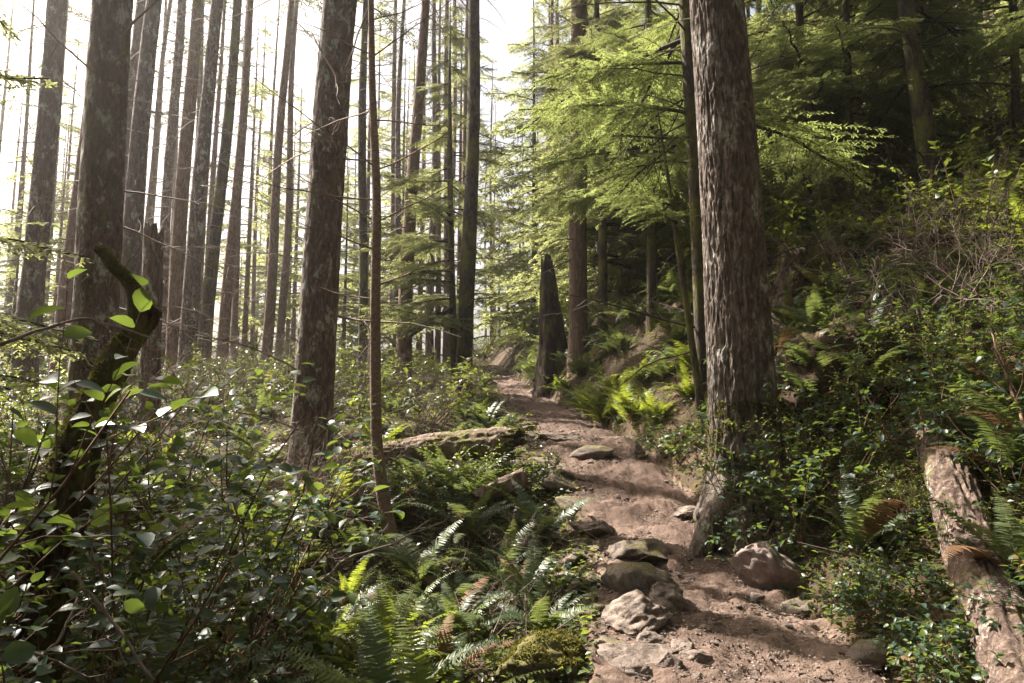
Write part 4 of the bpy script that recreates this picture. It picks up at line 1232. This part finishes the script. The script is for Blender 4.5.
# ------------------------------------------------------------------ logs, snags, fallen limbs
def log(name, pts, rad, seg, bark, label, amp=.06, cat='log', group=None, seed=0, n=80, ends=True, hollow=False):
    pts = np.asarray(pts, float)
    t = np.linspace(0, 1, len(pts)); tt = np.linspace(0, 1, n)
    pp = np.stack([np.interp(tt, t, pts[:, i]) for i in range(3)], -1)
    ra = np.interp(tt, t, rad)
    org = pp[n // 2] - np.array([0, 0, ra[n // 2]])
    root = thing(name, label, cat, org, 0, group)
    mb = MB(); tube(mb, pp, ra, seg, bark_disp(amp, 6, 5.0, seed), cap=False)
    V = mb.v[0][:n * seg].reshape(n, seg, 3); th0 = np.linspace(0, 2 * pi, seg, endpoint=False)
    jagn = np.abs(fbm(np.stack([np.cos(th0) * 1.8, np.sin(th0) * 1.8], -1), 4, seed + 2))
    ax = unit(pp[-1] - pp[0]); k = max(4, n // 10)
    for i in range(k):
        V[n - 1 - i] -= (ax * (jagn * ra[-1] * 1.9 * (1 - i / k))[:, None]).astype(np.float32)
        V[i] += (ax * (jagn[::-1] * ra[0] * 1.9 * (1 - i / k))[:, None]).astype(np.float32)
    mb.build('bark', [bark], root, org).location = (0, 0, 0)
    for e, q in ((0, 1), (-1, -2)):
        d = unit(pp[e] - pp[q]); m2 = MB()
        a = unit(np.cross(d, [0, 0, 1.])); b = np.cross(d, a)
        th = np.linspace(0, 2 * pi, 33)[:-1]
        rows = []
        rg2 = np.random.default_rng(seed + 5)
        for k, f in enumerate(np.linspace(.99, .0, 7)):
            rad_j = ra[e] * f * .96
            j = fbm(np.stack([np.cos(th) * f * 2.5, np.sin(th) * f * 2.5], -1), 3, seed) * ra[e] * .35
            if hollow: j = j - (1 - f) * ra[e] * 1.2
            rows.append(pp[e] - d * ra[e] * 1.3 + (a[None] * np.cos(th)[:, None] + b[None] * np.sin(th)[:, None]) * rad_j + d * (j * min(1, (1 - f) * 4))[:, None])
        v = np.concatenate(rows); i = np.arange(6)[:, None] * 32; jx = np.arange(32)[None]; kx = (jx + 1) % 32
        m2.add(v, np.stack([i + jx, i + kx, i + 32 + kx, i + 32 + jx], -1).reshape(-1, 4), .4)
        m2.build('broken_end', [M['heart']], root, org, smooth=False).location = (0, 0, 0)
    return root
# the pale peeling log that runs down beside the trail
a = G(1030, 690); 
p0 = P(1050, 735, 3.1); p1 = P(975, 570, 4.35); p2 = P(950, 500, 5.1); p3 = P(928, 448, 6.0)
for p in (p0, p1, p2, p3): p[2] = max(p[2], Hs(p[0], p[1]) + .08)
log('fallen_log', [p0, p1, p2, p3], [.145, .145, .14, .125], 120, M['bark_log'], 'pale log with peeling bark lying downhill beside the trail', .10, seed=61, n=420)
# the old mossy log across the ferns
def lift(px, py, d, k): 
    q = P(px, py, d); return q
l0, l1, l2 = P(325, 464, 9.6), P(430, 447, 9.0), P(524, 442, 8.4)
rlog = log('fallen_log', [l0, l1, l2], [.12, .145, .165], 64, M['bark_oldlog'], 'weathered mossy log lying across the ferns behind the bent sapling', .15, seed=62, n=260, hollow=True)
_lp = smooth_path([l0, l1, l2], 60)
fuzz(_lp, np.linspace(.125, .165, 60), 9000, 44, .03, .25, .05).build('moss', [M['moss']], rlog, tuple(rlog.location)).location = (0, 0, 0)
for _i, (px, py, kk) in enumerate([(430, 478, .7), (468, 474, .6), (500, 470, .7), (515, 478, .55), (395, 486, .6), (520, 462, .5)]):
    _q = P(px, py, 8.35 - .1 * (_i % 3)); put(BROF_ME[_i % 4], 'leafy_shrub', _q[0], _q[1], kk, 'brushy shrub', 'shrub', 'brush growing along the weathered mossy log')
l0, l1 = P(470, 500, 7.6), P(528, 474, 7.9)
log('fallen_log', [l0, l1], [.07, .09], 32, M['bark_oldlog'], 'short broken log poking out of the ferns at the trail edge', .14, seed=63, n=50)
l0, l1 = P(770, 372, 8.6), P(835, 340, 9.6)
log('fallen_log', [l0, l1], [.10, .12], 32, M['bark_log'], 'reddish rotten log end beside the shadowed root mound', .12, seed=64, n=50)
# fallen limb leaning against the reddish fir
def limb(name, pts, r0, r1, label, mat='twig', forks=5, seed=0, cat='branch', fl=.5):
    r = np.random.default_rng(900 + seed)
    pts = np.asarray(pts, float)
    t = np.linspace(0, 1, len(pts)); tt = np.linspace(0, 1, 14)
    pp = np.stack([np.interp(tt, t, pts[:, i]) for i in range(3)], -1)
    pp[1:-1] += r.normal(0, .012, (12, 3)) * np.linalg.norm(pts[-1] - pts[0]) * .5
    mb = MB(); ra = np.linspace(r0, r1, 14)
    tube(mb, pp, ra, 7, mat=0, rnd=.4)
    if forks:
        nn, rr_ = pp[None], ra[None]
        p, d, l, q = kids(r, nn, rr_, np.array([fl]), forks, .2, 45, 1.0, .6)
        n1, r1_ = grow(r, p, d, l, np.maximum(q * .8, .002), 5, .22, 0, .3)
        put_sticks(mb, n1, r1_, 0, .5)
        p, d, l, q = kids(r, n1, r1_, l, 3, .2, 45, .6, .6)
        n1, r1_ = grow(r, p, d, l, np.maximum(q, .0015), 3, .22, 0, .4)
        put_sticks(mb, n1, r1_, 0, .6)
    o = mb.build(name, [M[mat]], None, pp[0])
    return tag(o, label, cat)
limb('fallen_branch', [P(408, 335, 17), P(455, 307, 17)], .09, .04, 'dark dead limb propped up against the reddish fir', 'twig_dark', 3, 1)
limb('fallen_branch', [P(72, 572, 2.7), P(100, 605, 2.65), P(154, 680, 2.5)], .007, .005, 'straight dead stick slanting through the dark shrub thicket', 'twig', 2, 2, fl=.25)
limb('fallen_branch', [P(20, 672, 2.6), P(60, 640, 2.7), P(78, 598, 2.8)], .006, .004, 'crooked stick crossing the foot of the slanting dead stick', 'twig', 3, 3, fl=.25)
limb('fallen_branch', [P(28, 650, 2.5), P(60, 663, 2.5), P(90, 678, 2.5)], .005, .003, 'short pale twig low in the dark shrub thicket', 'twig', 2, 4, fl=.2)
limb('fallen_branch', [P(0, 345, 3.0), P(40, 330, 3.1), P(85, 316, 3.2), P(150, 338, 3.3)], .008, .004, 'arching bare branch passing behind the mossy leaning stump', 'twig', 4, 5, fl=.4)
limb('fallen_branch', [P(300, 600, 5.6), P(345, 560, 5.9), P(400, 540, 6.2), P(430, 520, 6.5)], .012, .006, 'long curved dead branch lying below the bent sapling', 'twig', 6, 6, fl=.5)
limb('fallen_branch', [P(230, 600, 5), P(290, 625, 5.0), P(330, 590, 5.2)], .014, .006, 'dark forked branch lying in the hollow', 'twig_dark', 6, 7, fl=.4)
limb('fallen_branch', [P(1024, 430, 4.6), P(1006, 370, 5.0), P(990, 330, 5.3)], .012, .006, 'reddish dead stem standing up from the fern bank', 'stem', 8, 8, fl=.7)
limb('fallen_branch', [P(930, 330, 7), P(890, 318, 7.2), P(850, 330, 7.4)], .008, .004, 'pale forked twig in front of the shadowed root mound', 'twig', 9, 9, fl=.5)

# the bent sapling
sp = [P(400, 560, 7.4), P(392, 538, 7.45), P(384, 505, 7.5), P(376, 440, 7.5), P(375, 320, 7.5), P(377, 200, 7.5), P(372, 90, 7.5), P(371, 0, 7.5), P(368, -120, 7.5), P(366, -260, 7.5)]
sp[0][2] = Hs(sp[0][0], sp[0][1]) - .1
sr = np.array([16, 14, 12.5, 11, 10, 9, 7.5, 6, 4, 2]) / 2 * 7.6 / F
root = thing('sapling', 'slim bare sapling bent at its foot, growing from the ferns', 'tree', (sp[0][0], sp[0][1], sp[0][2] + .1))
t = np.linspace(0, 1, len(sp)); tt = np.linspace(0, 1, 120)
pp = np.stack([np.interp(tt, t, np.array(sp)[:, i]) for i in range(3)], -1); ra = np.interp(tt, t, sr)
kk = np.hanning(13)[1:-1]; kk /= kk.sum()
for i in range(3): pp[5:-5, i] = np.convolve(pp[:, i], kk, 'same')[5:-5]
mb = MB(); tube(mb, pp, ra, 18, bark_disp(.05, 2, 5, 4)); mb.build('trunk', [M['bark_sapling']], root, tuple(root.location)).location = (0, 0, 0)
for i, (py, dx, dz, ln, dy) in enumerate([(222, 1, .38, 1.5, -.1), (222, -1, .55, 1.6, .2), (170, 1, .42, 1.5, .1), (168, -1, .5, 1.7, -.2), (57, 1, .5, 1.1, .0), (55, -1, .55, 1.2, .2), (110, -1, .1, 1.4, .3), (120, 1, .2, 1.2, .5), (200, -1, .15, 1.6, .1), (20, 1, .6, .9, .2), (250, -1, .3, .9, -.5), (285, 1, .35, 1.0, .5), (300, -1, .2, .8, .3)]):
    q = P(375, py, 7.5); q = np.array([np.interp(q[2], pp[:, 2], pp[:, 0]), np.interp(q[2], pp[:, 2], pp[:, 1]), q[2]])
    r = np.random.default_rng(i)
    mb = MB(); n0, r0 = grow(r, q[None], np.array([[dx, dy, dz]]), np.array([ln]), np.array([.011]), 8, .14, .02, .25); put_sticks(mb, n0, r0, 0, .3)
    p, d, l, w = kids(r, n0, r0, np.array([ln]), 7, .25, 45, .45, .55, .4); n1, r1 = grow(r, p, d, l, np.maximum(w, .002), 4, .2, .02, .4); put_sticks(mb, n1, r1, 0, .4)
    mb.build('branch', [M['stem']], root, tuple(root.location)).location = (0, 0, 0)

# the mossy leaning stump at the near side, with its own bent limb
d0 = 3.9
sp = [P(20, 640, 3.6), P(50, 540, 3.7), P(78, 445, 3.8), P(100, 395, 3.85), P(125, 345, 3.9), P(148, 318, 3.95), P(158, 308, 3.95)]
sr = np.array([.13, .11, .09, .074, .06, .052, .03])
base = np.array([sp[0][0], sp[0][1], Hs(sp[0][0], sp[0][1])]); sp[0][2] = min(sp[0][2], base[2] - .05)
root = thing('broken_stump', 'dark mossy leaning stump with one bent limb reaching up', 'stump', base)
t = np.linspace(0, 1, len(sp)); tt = np.linspace(0, 1, 110)
pp = smooth_path(sp); ra = np.interp(tt, t, sr)
mb = MB(); tube(mb, pp, ra, 48, bark_disp(.24, 2.5, 5, 8)); mb.build('trunk', [M['bark_mossy']], root, tuple(base)).location = (0, 0, 0)
lp = [P(130, 338, 3.9), P(139, 312, 3.88), P(137, 292, 3.86), P(124, 276, 3.85), P(113, 268, 3.84), P(108, 256, 3.84), P(97, 248, 3.84)]
mb = MB(); q = smooth_path(lp, 50); tube(mb, q, np.linspace(.05, .018, 50) * (1 + .2 * np.sin(np.linspace(0, 9, 50))), 24, bark_disp(.2, 2, 6, 18)); mb.build('limb', [M['bark_mossy']], root, tuple(base)).location = (0, 0, 0)
fuzz(pp, ra * 1.04, 15000, 3, .022, .0).build('moss', [M['moss']], root, tuple(base)).location = (0, 0, 0)
fuzz(q, np.linspace(.05, .018, 50), 3000, 4, .016, -.2).build('moss', [M['moss']], root, tuple(base)).location = (0, 0, 0)

# upright snags and stumps
def snag(name, px0, py0, px1, py1, w0, w1, d, label, bark='snag', seed=0, jag=.35, seg=40, cat='stump'):
    a, b = P(px0, py0, d), P(px1, py1, d)
    k = (a - b) / (a[2] - b[2]); g = Hs(b[0], b[1])
    base = np.array([b[0] + k[0] * (g - b[2]), b[1], g])
    n = 60; z = np.linspace(g - .7, a[2], n)
    pts = b + k * (z - b[2])[:, None]
    f = (z - z[0]) / (z[-1] - z[0])
    ra = (w1 + (w0 - w1) * f) / 2 * d / F * (1 + .35 * np.exp(-f * 6))
    mb = MB(); th = np.linspace(0, 2 * pi, seg, endpoint=False)
    h = z[-1] - z[0]
    def dsp(v, A, L): return .13 * (1 - 1.6 * np.abs(fbm(np.stack([np.cos(A) * 3, np.sin(A) * 3, L * 1.2], -1), 3, seed)))
    tube(mb, pts, ra, seg, dsp)
    v = mb.v[0]
    top = np.clip((v[:, 2] - (z[0] + h * .55)) / (h * .45), 0, 1)
    ang = np.arctan2(v[:, 1] - base[1], v[:, 0] - base[0])
    j = fbm(np.stack([np.cos(ang) * 1.6, np.sin(ang) * 1.6], -1), 4, seed + 9) 
    v[:, 2] -= (top * (np.abs(j) + .1 * np.abs(fbm(np.stack([np.cos(ang) * 6, np.sin(ang) * 6], -1), 2, seed + 2))) * h * jag).astype(np.float32)
    root = thing(name, label, cat, base)
    mb.build('trunk', [M[bark]], root, tuple(base)).location = (0, 0, 0)
    return root, pts, ra, base
snag('snag', 546, 250, 552, 338, 10, 38, 18.0, 'dark pointed snag of a broken tree beside the trail bend', seed=71, jag=.25)
snag('snag', 154, 221, 150, 385, 17, 18, 11, 'broken-topped grey snag among the straight firs', 'bark_fir', seed=72, jag=.08)
rt, pts, ra, bs = snag('stump', 806, 238, 800, 300, 44, 60, 10.5, 'rotten mossy stump on the slope above the shadowed root mound', 'bark_mossy', seed=73, jag=.3)
fuzz(pts, ra * 1.05, 5000, 9, .04, -.6).build('moss', [M['moss']], rt, tuple(bs)).location = (0, 0, 0)
# the dark upturned root mound
q = G(850, 410)
mb = MB()
bm = bmesh.new(); bmesh.ops.create_icosphere(bm, subdivisions=5, radius=1)
v = np.array([t.co[:] for t in bm.verts]); v *= (1 + fbm(v * 2, 5, 12) * .28)[:, None]
for t, c in zip(bm.verts, v): t.co = c
me = bpy.data.meshes.new('root_mound'); bm.to_mesh(me); bm.free(); me.materials.append(M['ground']); me.polygons.foreach_set('use_smooth', [True] * len(me.polygons))
o = link('root_mound', me, None, (q[0] + .1, q[1] + .5, q[2] + .02), .4, (.85, .6, .9)); tag(o, 'dark mass of upturned earth and roots overhung with ferns', 'root mound')
ROOTM = o.location.copy()
for i, (dx, dy, dz, k) in enumerate([(-.4, -.42, .55, .72), (.15, -.48, .7, .8), (.6, -.3, .5, .75), (-.1, .1, .92, .8), (-.75, -.1, .25, .7), (-.5, -.62, .15, .85), (.05, -.7, .3, .9), (.5, -.6, .2, .8)]):
    lb = ['fern drooping from the near face of the root mound', 'fern crowning the top of the root mound', 'fern on the uphill shoulder of the root mound', 'fern standing behind the top of the root mound', 'fern hanging low from the trail side of the root mound', 'fern at the lower trailward foot of the root mound', 'fern filling the middle of the face of the root mound', 'fern at the lower uphill foot of the root mound'][i]
    place_fern_near(ROOTM.x + dx, ROOTM.y + dy, k, '', False, 11, 200 + i, lb, z=ROOTM.z + dz - .2, group='ferns on the root mound')
# roots of the thick fir that run into the trail
tb = bigT.location
for i, (dx, dy) in enumerate([(-.60, -.40)]):
    e = np.array([tb.x + dx, tb.y + dy, Hs(tb.x + dx, tb.y + dy) - .05]); s0 = np.array([tb.x + dx * .25, tb.y + dy * .25, tb.z + .34]); m1 = (s0 * .55 + e * .45) + np.array([0, 0, -.02]); m0 = s0 * .8 + e * .2 + np.array([0, 0, -.03])
    pr = smooth_path([s0, m0, m1, e * .75 + m1 * .25, e], 44); mb = MB(); tube(mb, pr, np.linspace(.17, .05, 44), 22, bark_disp(.12, 2, 4, 30 + i)); mb.build('root', [M['bark_big']], bigT, tuple(tb)).location = (0, 0, 0)
# moss on the foot of the thick fir
zz = np.linspace(tb.z - .05, tb.z + 1.0, 40); fp = np.stack([np.full(40, tb.x), np.full(40, tb.y), zz], -1)
fm = fuzz(fp, .30 * (1 + .58 * np.exp(-(zz - tb.z) / .35)), 16000, 15, .03, -.9, -.05)
fm.build('moss', [M['moss']], bigT, tuple(tb)).location = (0, 0, 0)
# fuzz of moss over the round boulder
bo = bpy.data.objects['boulder.001']
r = np.random.default_rng(8); vv = np.array([v.co[:] for v in bo.data.vertices]); nn = np.array([v.normal[:] for v in bo.data.vertices])
i = r.integers(0, len(vv), 14000); m = (nn[i][:, 2] + r.normal(0, .3, len(i)) > .15) & (fbm(vv[i] * 3, 3, 4) > -.25); i = i[m]
mb = MB(); sc = np.array(bo.scale); pos = vv[i] + r.normal(0, .02, (len(i), 3))
scatter(mb, TUFT, pos, nn[i] + r.normal(0, .6, (len(i), 3)), r.normal(0, 1, (len(i), 3)), r.uniform(.04, .10, len(i)), r.random(len(i)), .5)
mb.build('moss', [M['moss']], bo)

# ------------------------------------------------------------------ air
def haze(density):
    bm = bmesh.new(); bmesh.ops.create_cube(bm, size=1)
    me = bpy.data.meshes.new('haze'); bm.to_mesh(me); bm.free()
    m = bpy.data.materials.new('thin_haze'); m.use_nodes = True; nt = m.node_tree
    nt.nodes.remove(nt.nodes['Principled BSDF'])
    v = nt.nodes.new('ShaderNodeVolumePrincipled')
    v.inputs['Color'].default_value = (.95, .93, .88, 1); v.inputs['Density'].default_value = density; v.inputs['Anisotropy'].default_value = .68
    nt.links.new(v.outputs[0], nt.nodes['Material Output'].inputs['Volume'])
    me.materials.append(m)
    o = link('haze', me, None, (0, 60, 12), 0, (500, 300, 76)); o['kind'] = 'stuff'
HAZE = 0.0010
if HAZE: haze(HAZE)

# ------------------------------------------------------------------ labels that single out each repeat
LM = [('the thickest furrowed fir', tuple(bigT.location)), ('the bent sapling', tuple(sp[0])), ('the big brown fir', tuple(big2.location)), ('the peeling log', tuple(p1)),
      ('the pointed snag', tuple(P(548, 330, 18.0))), ('the root mound', tuple(ROOTM)), ('the mossy boulder', tuple(bo.location)), ('the pale trail rocks', tuple(P(640, 610, 5.2))),
      ('the sunny fern clump', tuple(G(612, 425))), ('the weathered mossy log', tuple(P(430, 432, 9))), ('the mossy leaning stump', tuple(P(100, 395, 3.9))), ('the reddish fir', tuple(P(404, 370, 18.5))),
      ('the fir at the bend', tuple(P(466, 370, 17))), ('the dark leaning hemlock', tuple(P(940, 250, 12))), ('the row of firs', tuple(P(190, 370, 21))), ('the dark slim hemlock', tuple(P(703, 385, 9.5))), ('the lone outer fir', tuple(P(28, 330, 16.6)))]
ORD = ['first', 'second', 'third', 'fourth', 'fifth', 'sixth', 'seventh', 'eighth', 'ninth', 'tenth', 'eleventh', 'twelfth', 'thirteenth', 'fourteenth', 'fifteenth', 'sixteenth', 'seventeenth', 'eighteenth', 'nineteenth', 'twentieth']
byk = {}
for o, desc in AUTO:
    p = np.array(o.location)
    best = min(LM, key=lambda l: (l[1][0] - p[0]) ** 2 + .6 * (l[1][1] - p[1]) ** 2)
    dx, dy = p[0] - best[1][0], p[1] - best[1][1]
    if abs(dy) > abs(dx) * 1.2: rel = 'behind' if dy > 0 else 'in front of'
    else:
        toward_trail = abs(p[0] - xc(p[1])) < abs(best[1][0] - xc(best[1][1]))
        rel = 'trailward of' if toward_trail else 'outside'
    byk.setdefault((desc, rel, best[0]), []).append(o)
for (desc, rel, lm), os_ in byk.items():
    os_.sort(key=lambda o: abs(o.location.x - float(xc(o.location.y))))
    for i, o in enumerate(os_):
        o['label'] = f'{desc} {rel} {lm}' + ('' if len(os_) == 1 or len(os_) > 20 else f', {ORD[min(i, 19)]} from the trail')
